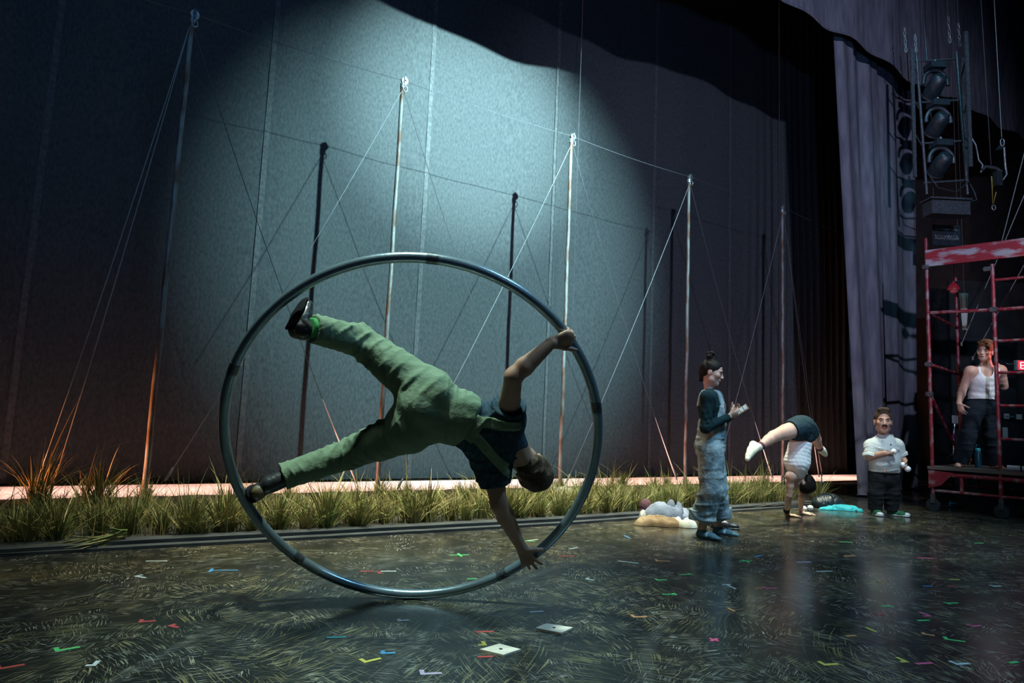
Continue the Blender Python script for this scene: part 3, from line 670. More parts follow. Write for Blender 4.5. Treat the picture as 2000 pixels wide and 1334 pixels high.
# overall back panel and crossed straps, lying on the shirt
def strap(p, q, wid, name):
    p, q = A(p), A(q); u = nrm(q-p); side = nrm(np.cross(u, w3)); mid = (p+q)/2
    S2 = Solid(); S2.p = Sh.p[:]
    me = S2.mesh(name, .0055, O, grow=.009, fold=fs, planes=[(p, -u), (q, u), (mid+side*wid, side), (mid-side*wid, -side), (mid-w3*.02, -w3)])
    return link(name, me, 'green_twill', tr)
strap(wp(885, 812, .1), wp(938, 842, .1), .075, 'back_panel')
strap(wp(920, 822, .1), wp(1040, 838, .1), .026, 'strap'); strap(wp(918, 838, .1), wp(1004, 934, .1), .026, 'strap')
# boots pressed on the rim
def boot(ank, heel, toe, solen, knee, tan_end=True, name='boot'):
    ank, heel, toe = A(ank), A(heel), A(toe); n = nrm(solen); d = nrm(toe-heel); S2 = Solid()
    S2.cone(ank+(knee-ank)*.30, heel+(ank-heel)*.45-n*.03, .047, .046, None, 2, .02); S2.cone(heel-n*.030, heel+(toe-heel)*.45-n*.036, .042, .043, None, 0, .02)
    S2.cone(heel+(toe-heel)*.45-n*.034, toe-d*.02-n*.026, .043, .034, (n, .75), 0, .02)
    b = part(pr, name, 'boot', S2, .0055)
    S3 = Solid(); S3.cone(heel+n*.006, heel+(toe-heel)*.5+n*.004, .040, .042, (n, .3), 0, .01); S3.cone(heel+(toe-heel)*.5+n*.004, toe-d*.02+n*.0, .042, .034, (n, .3), 0, .01)
    link('sole', S3.mesh('sole', .0055, O), 'black_cloth', b)
    S4 = Solid(); S4.ell(heel-d*.010-n*.030, (.037, .037, .037), None, .01); link('heel_patch', S4.mesh('heel_patch', .0055, O), 'tan_leather', b)
    return b
ru2, radu2, tanu2 = rim_at(572, 578)
boot(aU, wp(572, 634, .04), wp(594, 584, -.09), radu2*.8+w3*.1, kU)
rl2, radl2, tanl2 = rim_at(470, 955)
boot(aL, wp(494, 966, .05), wp(474, 975, -.16), nrm(nrm(wp(470, 975)-aL)), kL)
S2 = Solid(); S2.cone(aU+(kU-aU)*.0, aU+(kU-aU)*.16, .050, .053, None, 3, .01); part(pr, 'sock', mat('bright_green_sock', (.05, .30, .08), (.04, .22, .06), .9), S2, .006)
# hair: short, brushed
r_, f_, u_ = head_axes(hup, hfw)
Hh = Solid(); Hh.ell(hc+u_*.036-f_*.016, (.090, .112, .099), (r_, f_, u_), .02); Hh.ell(hc-f_*.055-u_*.045, (.074, .064, .075), (r_, f_, u_), .03)
hf = folds(21, .006, 60)
part(pr, 'hair', 'brown_hair', Hh, .0055, fold=hf, planes=[(hc+u_*.045+f_*.062, f_*.85-u_*.5), (hc-u_*.118, -u_)])
face_parts(pr, O, hc, hup, hfw)
S2 = MB(); td_ = nrm(wp(1040, 1112, .05)-wL); rc = wL+td_*.095-O
S2.tube([rc+(nrm(wp(1055, 1080)-wp(1020, 1100))*math.cos(a)+w3*math.sin(a))*.0105+nrm(wp(1055, 1080)-wp(1020, 1100))*-.0095 for a in np.linspace(0, 6.283, 13)[:-1]], .0022, 5, closed=True); S2.build('ring', 'silver', pr)

# ------------------------------------------------------------------ woman in dungarees looking at her phone
Dw = 6.2
wo = person('standing woman in acid-washed dungarees and dark top looking at a phone', gz(1387, 1047)); O = A(wo.location)
def q_(px, py, dd=0): return gd(px, py, Dw+dd)
fw = nrm(RX*.93-FH*.30); lt = nrm(np.cross(UZ, fw))      # facing direction, her left (away from the camera)
hips = q_(1388, 868); wst = q_(1391, 838); chs = q_(1388, 792); nk = q_(1385, 762)
shR, shL_ = q_(1382, 776, -.14), q_(1398, 776, .15)
elR, wrR = q_(1378, 836, -.19), q_(1424, 814, -.14)
elL, wrL = q_(1400, 834, .16), q_(1428, 812, .04)
hcw = q_(1391, 727); hupw = nrm(UZ+fw*.30); hfww = nrm(fw*.92-UZ*.34-FH*.15)
anR, anL = q_(1371, 1032, -.11), q_(1403, 1026, .11)
B = Solid(); B.chain([hips, wst, chs, nk], [.11, .095, .095, .040], .04); B.cone(shR, shL_, .055, .055, None, 0, .04)
head(B, hcw, hupw, hfww, .98, nk, .041, True)
for a_, e_, w_ in ((shR, elR, wrR), (shL_, elL, wrL)): B.chain([a_, e_, w_], [.046, .036, .024], .02)
for an, sg in ((anR, -1), (anL, 1)): B.chain([hips+lt*.09*sg, hips+lt*.10*sg-UZ*.42, an], [.08, .055, .036], .03); B.cone(an, an-UZ*.06, .034, .03, None, 0, .01)
hand(B, wrR, nrm(q_(1442, 806, -.10)-wrR), lt*.7+UZ*.5, UZ*.7-lt*.3, (.25, .35, .25), .04, .92, (.6, .5, .3, .3))
hand(B, wrL, nrm(q_(1442, 800, .0)-wrL), -lt*.6+UZ*.4, UZ*.8+lt*.2, (.3, .4, .3), .04, .92, (.6, .6, .2, .2))
part(wo, 'body', 'skin_light', B, .005)
Sw = Solid(); Sw.chain([wst, chs], [.105, .112], .04, (lt, 1.25)); Sw.cone(chs, chs+(nk-chs)*.55, .105, .078, (lt, 1.2), 0, .04); Sw.cone(shR, shL_, .066, .066, None, 0, .05)
for a_, e_, w_ in ((shR, elR, wrR), (shL_, elL, wrL)): Sw.chain([a_, e_], [.060, .047], .02); Sw.chain([e_, w_], [.046, .033], .02, None, 1)
part(wo, 'top', 'teal_knit', Sw, .0065, fold=limb_folds([(shR, elR, .004, 22, .9, .4, 1.0), (elR, wrR, .004, 22, .2, .4, 1.0)], folds(31, .0012, 60)))
Dg = Solid(); Dg.chain([hips-UZ*.02, wst+UZ*.05], [.135, .125], .05, (lt, 1.2)); Dg.ell(hips-fw*.045-UZ*.03, (.075, .11, .10), None, .05)
for an, sg in ((anR, -1), (anL, 1)):
    top = hips+lt*.085*sg-UZ*.05; kn_ = hips+lt*.11*sg-UZ*.40+fw*(.01 if sg < 0 else .05); cf = an+UZ*.085
    Dg.chain([top, kn_], [.118, .104], .03); Dg.chain([kn_, cf], [.102, .106], .02, None, 1)
Dg.p[-1] = Dg.p[-1]
dgo = part(wo, 'dungarees', 'denim', Dg, .0065, fold=limb_folds([(hips, anR, .007, 9, .5, .5, 2.0), (hips, anL, .007, 9, .5, .5, 2.0), (wst, hips, .006, 16, .5, .6, 1.5)], folds(33, .003, 40, (1, 1, .6))))
for an, sg in ((anR, -1), (anL, 1)):
    C = Solid(); cf = an+UZ*.085; C.cone(cf-UZ*.014, cf+UZ*.085, .122, .117, None, 3, .01); link('turn_up', C.mesh('turn_up', .0065, O, fold=folds(40+sg, .006, 30)), 'denim', dgo)
# bib, straps and buckles over the top
S2 = Solid(); S2.p = Sw.p[:3]
bibc = chs+fw*.1
link('bib', S2.mesh('bib', .0065, O, grow=.016, planes=[(chs-UZ*.02+UZ*.02, UZ), (wst-UZ*.04, -UZ), (chs+lt*.105, lt), (chs-lt*.105, -lt), (chs+fw*.02, -fw)]), 'denim', dgo)
for sg in (-1, 1):
    S2 = Solid(); S2.p = Sw.p[:4]; m0 = (chs+nk)/2+lt*sg*.062
    link('strap', S2.mesh('strap', .0065, O, grow=.014, planes=[(chs-UZ*.01, -UZ), (m0+lt*.022, lt), (m0-lt*.022, -lt), (nk-UZ*.0, UZ)]), 'denim', dgo)
    mb = MB(); mb.box(chs+fw*.118+lt*sg*.062+UZ*.004-O, (.022, .022, .03)); mb.build('buckle', 'silver', dgo)
for an, dirn, sg in ((anR, nrm(fw*.8-FH*.55), 0), (anL, nrm(fw*.95-FH*.25), 1)):
    S2 = Solid(); hl = an-UZ*(an[2]-.034); S2.cone(an-UZ*.02, hl+UZ*.005, .038, .034, None, 0, .02); S2.cone(hl-dirn*.02, hl+dirn*.10, .034, .040, (UZ, .8), 0, .03); S2.cone(hl+dirn*.10-UZ*.004, hl+dirn*.165-UZ*.012, .038, .028, (UZ, .6), 0, .02)
    sk = part(wo, 'sock', 'sock_teal', S2, .0065, planes=[(O+UZ*.004, -UZ)])
    S3 = Solid(); S3.p = S2.p; link('sock_stripe', S3.mesh('sock_stripe', .0065, O, grow=.004, planes=[(hl+dirn*.075, dirn), (hl+dirn*.045, -dirn), (hl-UZ*.01, -UZ)]), 'sock_stripe', sk)
r_, f_, u_ = head_axes(hupw, hfww)
Hh = Solid(); Hh.ell(hcw+u_*.034-f_*.016, A((.080, .102, .090)), (r_, f_, u_), .02); Hh.ell(hcw-f_*.065-u_*.01, (.06, .05, .06), (r_, f_, u_), .03)
Hh.cone(hcw-f_*.075-u_*.02, hcw-f_*.075-u_*.10, .035, .018, None, 0, .02)
part(wo, 'hair', 'black_hair', Hh, .0065, fold=folds(51, .004, 50), planes=[(hcw+u_*.052+f_*.060, f_*.9-u_*.35)])
Hb = Solid(); bc = hcw+u_*.138-f_*.055
rb_ = random.Random(2)
for i in range(22):
    d_ = nrm((rb_.gauss(0, 1), rb_.gauss(0, 1), rb_.gauss(0, .8))); Hb.ell(bc+d_*rb_.uniform(.018, .040), (.019, .019, .017), None, .008)
Hb.cone(bc-u_*.05, bc, .032, .03, None, 0, .02)
part(wo, 'hair_bun', 'black_hair', Hb, .0055, fold=folds(52, .005, 80))
face_parts(wo, O, hcw, hupw, hfww, .98, 'black_hair')
# ------------------------------------------------------------------ handstand
Dh = 7.5
hA, hB = gz(1536, 1009), gz(1564, 1005)
hp = person('person in white top and dark shorts doing a handstand with bent legs', ((hA+hB)/2*A((1, 1, 0)))); O = A(hp.location)
def q_(px, py, dd=0): return gd(px, py, Dh+dd)
wA_, wB_ = hA+UZ*.062, hB+UZ*.062
shA, shB = q_(1545, 930, -.05), q_(1570, 932, .12); elA, elB = q_(1541, 968, -.03), q_(1566, 968, .12)
pv, ch, nk = q_(1566, 848, .02), q_(1557, 903, .0), q_(1559, 926, .01)
kA, aA = q_(1511, 852, -.22), q_(1483, 873, -.34); kB, aB = q_(1590, 848, .30), q_(1601, 877, .52)
hpA, hpB = q_(1558, 836, -.07), q_(1576, 842, .10)
hch = q_(1570, 943, .0); huph = nrm(-UZ+RX*.35-FH*.1); hfwh = nrm(-RX*.75+FH*.45-UZ*.3)
B = Solid(); B.chain([pv, (pv+ch)/2, ch, nk], [.115, .105, .11, .055], .05); B.cone(shA, shB, .058, .055, None, 0, .04); head(B, hch, huph, hfwh, .98, nk, .042, True)
for s_, e_, w_ in ((shA, elA, wA_), (shB, elB, wB_)): B.chain([s_, s_+(e_-s_)*.5, e_], [.046, .041, .034], .03); B.chain([e_, e_+(w_-e_)*.3, w_], [.033, .035, .024], .012)
for h_, k_, a_ in ((hpA, kA, aA), (hpB, kB, aB)):
    B.chain([h_, h_+(k_-h_)*.5, k_], [.095, .085, .058], .04); B.chain([k_, k_+(a_-k_)*.35, a_], [.055, .058, .034], .03)
for w_, dd in ((wA_, nrm(RX*.95-FH*.35)), (wB_, nrm(RX*.95-FH*.2))):
    B.cone(w_, w_-UZ*.035+dd*.02, .027, .026, None, 0, .015); hand(B, w_-UZ*.042+dd*.005, dd, -UZ, nrm(np.cross(UZ, dd))*(1 if w_ is wA_ else -1), (.12, .1, .06), .2, .95, (.6, .85, .05, .1))
part(hp, 'body', 'skin_light', B, .005)
S2 = Solid(); S2.chain([(pv+ch)/2+(pv-ch)*.28, ch], [.118, .132], .05); S2.cone(ch, ch+(nk-ch)*.7, .128, .095, None, 0, .04)
part(hp, 'top', 'white_top', S2, .0065, fold=lambda P: .0016*np.sin(P[..., 2]*150+4*np.sin(P[..., 0]*14)+3*np.sin(P[..., 1]*11))+folds(61, .002, 50)(P), planes=[(q_(1562, 863), UZ)])
S2 = Solid(); S2.chain([pv-UZ*.0, pv+UZ*.07], [.13, .135], .05); S2.ell(pv+UZ*.09+FH*.0, (.135, .135, .10), None, .05)
for h_, k_ in ((hpA, kA), (hpB, kB)): S2.cone(h_, h_+(k_-h_)*.30, .125, .112, None, 1, .05)
part(hp, 'shorts', 'teal_shorts', S2, .0065, fold=folds(62, .003, 40), planes=[(q_(1562, 866), -UZ)])
for a_, toe, heel in ((aA, q_(1463, 889, -.40), q_(1471, 868, -.30)), (aB, q_(1609, 884, .64), q_(1600, 872, .58))):
    S2 = Solid(); S2.cone(a_, heel, .034, .034, None, 0, .02); S2.cone(heel, heel+(toe-heel)*.6, .034, .038, None, 0, .02); S2.cone(heel+(toe-heel)*.5, toe+(toe-heel)*.35, .037, .026, None, 0, .02); S2.cone(a_, toe, .03, .03, None, 0, .03)
    part(hp, 'sock', 'sock_white', S2, .0065)
    k_ = kA if a_ is aA else kB
    S2 = Solid(); S2.cone(a_+(k_-a_)*.03, a_+(k_-a_)*.18, .043, .045, None, 3, .01); part(hp, 'ankle_wrap', 'plum', S2, .0065)
S2 = Solid(); S2.cone(wA_+UZ*.0, wA_+(elA-wA_)*.18, .035, .037, None, 3, .01); part(hp, 'wrist_band', 'black_jeans', S2, .0065)
r_, f_, u_ = head_axes(huph, hfwh)
S2 = Solid(); S2.ell(hch+u_*.035-f_*.016, A((.082, .104, .092)), (r_, f_, u_), .02); S2.ell(hch-f_*.06-u_*.02, (.065, .055, .06), (r_, f_, u_), .03)
part(hp, 'hair', 'black_hair', S2, .0065, fold=folds(63, .003, 50), planes=[(hch+u_*.05+f_*.06, f_*.9-u_*.4)])
face_parts(hp, O, hch, huph, hfwh, .98, 'black_hair')

# ------------------------------------------------------------------ short man with juggling balls
Ds = 8.42
sm = person('short man with moustache in pale shirt and black trousers holding white balls', gz(1727, 1006)); O = A(sm.location)
def q_(px, py, dd=0): return gd(px, py, Ds+dd)
hcs = q_(1724.5, 823, -.03); hups = nrm(UZ+RX*.02); hfws = nrm(-FH-RX*.36-UZ*.08); HS = 1.26
nk = q_(1727, 856); ch, bl, pv = q_(1727, 873), q_(1728, 900, -.03), q_(1727, 925)
sA, sB = q_(1703, 872), q_(1750, 871); eA, eB = q_(1699, 893, -.06), q_(1759, 890, -.02); wA, wB = q_(1729, 885, -.20), q_(1767, 900, -.10)
hpA, hpB = q_(1715, 928), q_(1740, 928); kA, kB = q_(1711, 962, -.02), q_(1742, 962, -.02); aA, aB = q_(1709, 994), q_(1741, 994)
B = Solid(); B.chain([pv, bl, ch, nk], [.12, .13, .13, .07], .05, (FH, .8)); B.cone(sA, sB, .07, .07, None, 0, .04); head(B, hcs, hups, hfws, HS, nk, .05)
for s_, e_, w_ in ((sA, eA, wA), (sB, eB, wB)): B.chain([s_, e_, w_], [.06, .047, .034], .02)
for h_, k_, a_ in ((hpA, kA, aA), (hpB, kB, aB)): B.chain([h_, k_, a_], [.08, .06, .04], .03)
hand(B, wA, nrm(RX*.9-FH*.1), UZ*.75-FH*.3, UZ*.2+FH*-.8, (.5, .7, .5), .05, .85, (.5, .6, .5, .5))
hand(B, wB, nrm(-UZ*.75-RX*.15-FH*.4), -RX*.85+FH*-.1, -FH, (.45, .6, .4), .05, .85, (.5, .6, .4, .4))
part(sm, 'body', 'skin', B, .005)
S2 = Solid(); S2.chain([ch, bl, q_(1728, 914, -.01)], [.165, .185, .184], .05, (FH, .86)); S2.cone(ch, nk-UZ*.01, .15, .075, None, 0, .04); S2.cone(sA, sB, .085, .085, None, 0, .05)
S2.cone(sA, sA+(eA-sA)*.95, .088, .078, None, 1, .04); S2.cone(sB, sB+(eB-sB)*.98, .085, .075, None, 1, .04)
sh = part(sm, 'shirt', 'pale_shirt', S2, .0065, fold=limb_folds([(ch, pv, .006, 10, .7, .5, 2.5), (sA, eA, .005, 22, .5, .5, 1)], folds(71, .002, 40)), planes=[(q_(1728, 922), -UZ)])
for s_, e_ in ((sA, eA), (sB, eB)):
    C = Solid(); C.cone(s_+(e_-s_)*.78, s_+(e_-s_)*1.08, .088, .084, None, 3, .01); link('sleeve_cuff', C.mesh('sleeve_cuff', .0065, O, fold=folds(72, .003, 40)), 'pale_shirt', sh)
r_, f_, u_ = head_axes(UZ, -FH)
for sg in (-1, 1):
    mb = MB(); n0 = A(nk)-O; mb.add([n0+RX*sg*.012-FH*.095-UZ*.012, n0+RX*sg*.072-FH*.07+UZ*.045, n0+RX*sg*.088-FH*.005+UZ*.055, n0+RX*sg*.10-FH*.02+UZ*.0, n0+RX*sg*.085-FH*.105-UZ*.035],
        [(0, 1, 3, 4) if sg < 0 else (4, 3, 1, 0), (1, 2, 3) if sg < 0 else (3, 2, 1)]); o = mb.build('collar', 'pale_shirt', sh)
    md = o.modifiers.new('thick', 'SOLIDIFY'); md.thickness = .007
for k in range(3):
    mb = MB(); c0 = ch+UZ*(.035-.055*k)-FH*(.148+.012*k)-O; mb.lathe([(.001, -.004), (.008, -.004), (.008, .004), (.001, .004)], 8, c0, Matrix.Rotation(math.pi/2, 3, 'X')); mb.build('button', 'dark_steel', sh)
for sg in (-1, 1):
    P2 = Solid(); P2.p = S2.p[:4]; pc = ch-UZ*.02+RX*sg*.085
    link('pocket_flap', P2.mesh('pocket_flap', .0065, O, grow=.006, fold=limb_folds([(ch, pv, .006, 10, .7, .5, 2.5), (sA, eA, .005, 22, .5, .5, 1)], folds(71, .002, 40)), planes=[(pc+RX*.05, RX), (pc-RX*.05, -RX), (pc+UZ*.02, UZ), (pc-UZ*.022, -UZ), (pc-FH*.03, FH)]), 'pale_shirt', sh)
S2 = Solid(); S2.chain([pv-UZ*.02, q_(1728, 908)], [.165, .168], .05, (FH, .85))
for h_, k_, a_ in ((hpA, kA, aA), (hpB, kB, aB)): S2.chain([h_, k_], [.112, .092], .05); S2.chain([k_, a_-UZ*.01], [.092, .080], .03, None, 1)
tj = part(sm, 'trousers', 'black_jeans', S2, .0065, fold=limb_folds([(hpA, aA, .006, 14, .6, .5, 1.6), (hpB, aB, .006, 14, .6, .5, 1.6)], folds(73, .002, 40)))
P2 = Solid(); P2.chain([q_(1728, 921), q_(1728, 915)], [.172, .172], .02, (FH, .86), 3); link('belt', P2.mesh('belt', .0065, O), 'boot', tj)
mb = MB(); mb.box(q_(1731, 919, -.155)-O, (.05, .02, .035)); mb.build('buckle', 'silver', tj)
for a_, dd in ((aA, nrm(-FH*.9-RX*.15)), (aB, nrm(RX*.75-FH*.55))):
    hl = a_*A((1, 1, 0))+UZ*.03; S2 = Solid(); S2.cone(a_-UZ*.02, hl, .046, .042, None, 2, .02); S2.cone(hl, hl+dd*.11, .043, .046, (UZ, .9), 0, .03); S2.cone(hl+dd*.08, hl+dd*.155-UZ*.004, .042, .034, (UZ, .7), 0, .02)
    sk = part(sm, 'sneaker', 'sneaker_green', S2, .0065, planes=[(O+UZ*.004, -UZ)])
    P2 = Solid(); P2.cone(hl-UZ*.017, hl+dd*.155-UZ*.017, .048, .047, (UZ, .32), 0, .01); link('sole', P2.mesh('sole', .0065, O, planes=[(O+UZ*.003, -UZ)]), 'white_rubber', sk)
    P2 = Solid(); P2.ell(hl+dd*.165-UZ*.002, (.04, .04, .026), None, .01); link('toe_cap', P2.mesh('toe_cap', .0065, O, planes=[(O+UZ*.003, -UZ)]), 'white_rubber', sk)
    sd = nrm(np.cross(UZ, dd))
    for k in range(3):
        mb = MB(); c0 = hl+dd*(.05+.027*k)+UZ*(.050-.009*k)-O; mb.tube([c0-sd*.032-UZ*.01, c0, c0+sd*.032-UZ*.01], .006, 5); mb.build('lace', 'white_rubber', sk)
r_, f_, u_ = head_axes(hups, hfws)
def hp_(x, y, z): return hcs+(r_*x+f_*y+u_*z)*HS
S2 = Solid(); S2.ell(hp_(0, -.016, .040), A((.080, .100, .086))*HS, (r_, f_, u_), .02); S2.ell(hp_(0, .04, .112), A((.055, .05, .028))*HS, (r_, f_, u_), .03)
part(sm, 'hair', 'brown_hair', S2, .0065, fold=folds(74, .004, 50), planes=[(hp_(0, .066, .062), f_*.95-u_*.30)])
mb = MB(); mb.tube([hp_(-.026, .088, -.050)-O, hp_(-.012, .103, -.042)-O, hp_(0, .106, -.041)-O, hp_(.012, .103, -.042)-O, hp_(.026, .088, -.050)-O], [.004, .009, .008, .009, .004], 8); mb.build('moustache', 'black_hair', sm)
face_parts(sm, O, hcs, hups, hfws, HS, 'black_hair')
def ball(c, r, lab, grp):
    mb = MB(); mb.lathe([(max(1e-4, r*math.sin(math.pi*i/10)), -r*math.cos(math.pi*i/10)) for i in range(11)], 16); o = mb.build('juggling_ball', 'white_ball'); o.location = tuple(c)
    mb = MB(); mb.tube([(r*1.004*math.cos(a), r*1.004*math.sin(a)*.4, r*1.004*math.sin(a)*.917) for a in np.linspace(0, 6.283, 25)[:-1]], .0009, 4, closed=True); mb.build('seam', 'seam_grey', o)
    tag(o, lab, 'ball', grp)
M['white_ball'] = mat('white_vinyl', (.72, .75, .76), (.66, .69, .70), .4, scale=10); M['seam_grey'] = mat('ball_seam', (.4, .42, .43), None, .5)
gb = 'white juggling balls'
ball(wA+RX*.085-FH*.03+UZ*.022, .036, 'white ball held at the chest by the short man', gb)
ball(wB-UZ*.05-RX*.045-FH*.045, .036, 'white ball held in the lowered hand, the upper of two', gb); ball(wB-UZ*.095-RX*.0-FH*.06, .036, 'white ball held in the lowered hand, the lower of two', gb)
b1, b2 = gz(1570.5, 1000), gz(1581, 998); ball(b1+UZ*.037, .037, 'white ball on the floor, partly behind the handstand arm', gb); ball(b2+UZ*.037+RX*.012, .037, 'white ball on the floor right of the handstand arm', gb)

# ------------------------------------------------------------------ phone in the woman's hands
D_ = 6.13; pc = gd(1449, 801, D_)
ph = thing('phone', 'phone in a tan case held by the woman in dungarees', 'phone', pc); ph.rotation_mode = 'XYZ'
ex_ = nrm(fw*.75+UZ*.55-FH*.1); ez_ = nrm(np.cross(ex_, lt)); ez_ = ez_ if ez_[2] > 0 else -ez_
ez_ = nrm(ez_*.6-fw*.2-FH*.75); ey_ = nrm(np.cross(ez_, ex_)); ez_ = np.cross(ex_, ey_)
RM = Matrix((tuple(ex_), tuple(ey_), tuple(ez_))).transposed()
M['tan_case'] = mat('tan_case', (.25, .16, .09), None, .6); M['screen'] = mat('pale_card', (.55, .57, .56), (.48, .5, .5), .4)
mb = MB(); mb.box((0, 0, 0), (.125, .068, .013), RM); mb.build('case', 'tan_case', ph)
for k in (-1, 0, 1):
    mb = MB(); mb.box(RM @ Vector((.038*k, 0, .008)), (.029, .05, .003), RM); mb.build('panel', 'screen', ph)

# ------------------------------------------------------------------ heap of clothes and bags beside the woman
M['tan_cloth'] = mat('tan_canvas_jacket', (.19, .13, .075), (.26, .19, .115), .9, scale=8, bump=.2); M['cream_cloth'] = mat('cream_lining', (.34, .37, .34), (.42, .44, .40), .9, scale=8, bump=.2)
M['grey_cloth'] = mat('blue_grey_fleece', (.11, .135, .18), (.16, .185, .235), .95, scale=9, bump=.3); M['maroon'] = mat('maroon_knit', (.05, .018, .024), (.07, .026, .034), .95, scale=40, bump=.4)
M['teal_cloth'] = mat('bright_teal_jacket', (.0, .25, .30), (.01, .36, .40), .7, scale=8, bump=.2); M['black_nylon'] = mat('black_nylon', (.006, .010, .013), (.012, .02, .025), .45, scale=10, bump=.2)
def heap(name, lab, cat, m, blobs, base, seed, amp=.012, freq=30, h=.0075):
    o = thing(name, lab, cat, base); S2 = Solid()
    for (px, py, rx, ry, rz, dd) in blobs:
        c = gd(px, py, np.dot(A(base)-CAM, _F)+dd); S2.ell(c, (rx, ry, rz), (RX, FH, UZ), .03)
    link('cloth', S2.mesh('cloth', h, A(base), fold=lambda P: folds(seed, amp, freq, (1, .5, .35), .75)(P)+folds(seed+500, amp*.7, freq*.8, (.3, .6, 1), .75)(P), planes=[(A((0, 0, .004)), -UZ)]), m, o); return o
def crumple(par, name, m, c, ax, ay, H, seed, ang=0., base=(0, 0, 0), fr=3.2, z0=0.):
    """rumpled cloth: a closed mound of sharp folds, centre c (world), half sizes ax, ay, height H"""
    r = random.Random(seed); ph = [r.uniform(0, 6.28) for _ in range(6)]; ca, sa = math.cos(ang), math.sin(ang); NR, NT = 26, 84; vs = []; fs = []
    off = Vector((seed*1.7, seed*.9, seed*.3))
    def rdg(x, y, f):
        w = mnoise.noise(Vector((x*f*.6, y*f*.6, 5))+off); n = mnoise.noise(Vector((x*f+w*1.2, y*f*.6-w, 0))+off); return 1-2.4*math.sqrt(n*n+.012)
    for i in range(NR+1):
        for j in range(NT):
            t = 2*math.pi*j/NT; rr_ = i/NR; R_ = 1+.16*math.sin(2*t+ph[0])+.10*math.sin(3*t+ph[1])+.07*math.sin(5*t+ph[2])+.04*math.sin(9*t+ph[3])
            x, y = rr_*R_*math.cos(t), rr_*R_*math.sin(t); env = max(0, 1-rr_**3)**.55
            z = H*env*(.62+.24*rdg(x, y, fr)+.09*rdg(x+3, y, fr*2.3))+.004*(1-env)
            X, Y = x*ax, y*ay; q = RX*(X*ca-Y*sa)+FH*(X*sa+Y*ca)+UZ*(max(z, .003)+z0); vs.append(A(c)*A((1, 1, 0))+q-A(base))
    for i in range(NR):
        for j in range(NT): fs.append((i*NT+j, (i+1)*NT+j, (i+1)*NT+(j+1) % NT, i*NT+(j+1) % NT))
    mb = MB(); mb.add(vs, fs, True); return mb.build(name, m, par)
bj = gz(1298, 1024)
o = thing('jacket', 'tan jacket crumpled on the floor beside the woman', 'jacket', bj); crumple(o, 'shell', 'tan_cloth', gz(1285, 1026), .20, .15, .12, 3, 0, bj, 1.6)
crumple(o, 'lining', 'cream_cloth', gz(1332, 1028), .13, .12, .11, 5, .2, bj, 1.2); crumple(o, 'cuff', 'cream_cloth', gz(1256, 1020)+FH*.02, .045, .045, .15, 6, 0, bj, .6)
h0 = gz(1306, 1016)+FH*.12; o = thing('hoodie', 'blue-grey fleece lying crumpled on top of the tan jacket', 'hoodie', h0); crumple(o, 'fleece', 'grey_cloth', h0, .22, .17, .21, 8, -.15, h0, 1.5); crumple(o, 'hood', 'grey_cloth', h0+RX*.07-FH*.06, .10, .07, .25, 9, .4, h0, .7)
h1 = gz(1266, 1010)+FH*.16; o = thing('knit_hat', 'maroon knit hat tucked against the fleece on the left', 'hat', h1); S2 = Solid(); S2.ell(h1+UZ*.09, (.075, .07, .09), None, .02); link('crown', S2.mesh('crown', .0065, A(h1), planes=[(A((0, 0, .003)), -UZ)]), 'maroon', o); mb = MB(); mb.lathe([(.072, .01), (.08, .02), (.08, .06), (.074, .07)], 18); mb.build('brim', 'maroon', o)
for (px, py, dd, lab) in [(1408, 1032, 0, 'black lace-up boot behind the feet of the woman, front one'), (1396, 1026, .1, 'black lace-up boot behind the feet of the woman, rear one')]:
    b = gz(px, py); o = thing('boot', lab, 'boot', b, group='black boots behind the woman'); S2 = Solid(); d = nrm(RX*.9-FH*.25); c = b+UZ*.04
    S2.cone(c-d*.06+UZ*.11, c-d*.05, .045, .045, None, 2, .02); S2.cone(c-d*.06, c+d*.05, .042, .044, None, 0, .03); S2.cone(c+d*.05, c+d*.14-UZ*.008, .042, .034, (UZ, .75), 0, .02)
    link('upper', S2.mesh('upper', .0065, b, planes=[(A((0, 0, .012)), -UZ)]), 'boot', o); P2 = Solid(); P2.cone(b-d*.06+UZ*.01, b+d*.145+UZ*.01, .044, .04, (UZ, .3), 0, .01); link('sole', P2.mesh('sole', .0065, b, planes=[(A((0, 0, .001)), -UZ)]), 'dark_steel', o)
    for k in range(3): mb = MB(); cc = c+d*(-.01+.03*k)+UZ*(.055-.012*k)-b; sd = nrm(np.cross(UZ, d)); mb.tube([cc-sd*.03, cc+UZ*.006, cc+sd*.03], .004, 5); mb.build('lace', 'black_cloth', o)
bb = gz(1618, 993)
o = heap('duffel_bag', 'black nylon bag on the floor at the end of the grass bed', 'bag', 'black_nylon', [(1605, 984, .12, .10, .10, .05), (1622, 982, .14, .11, .11, .05), (1637, 987, .09, .09, .07, .05)], bb, 85, .006, 50)
mb = MB(); c0 = gd(1612, 973, 7.95)-bb; mb.tube([c0+RX*(.09*math.cos(a))+UZ*(.05*math.sin(a)) for a in np.linspace(.1, 3.04, 9)], .008, 6); mb.build('handle', 'teal_shorts', o)
t0 = gz(1648, 997); o = thing('jacket', 'bright teal jacket spread on the floor before the black bag', 'jacket', t0); crumple(o, 'shell', 'teal_cloth', t0, .20, .10, .09, 12, -.1, t0, 1.8); crumple(o, 'sleeve', 'teal_cloth', t0-RX*.20-FH*.02, .11, .05, .05, 14, 0, t0, 2.4); crumple(o, 'dark_panel', 'black_nylon', t0+RX*.13-FH*.06, .07, .04, .05, 15, 0, t0, 2.4)
b = gz(1605, 978); o = thing('floor_stand', 'thin dark stand with two small knobs by the black bag', 'stand', b)
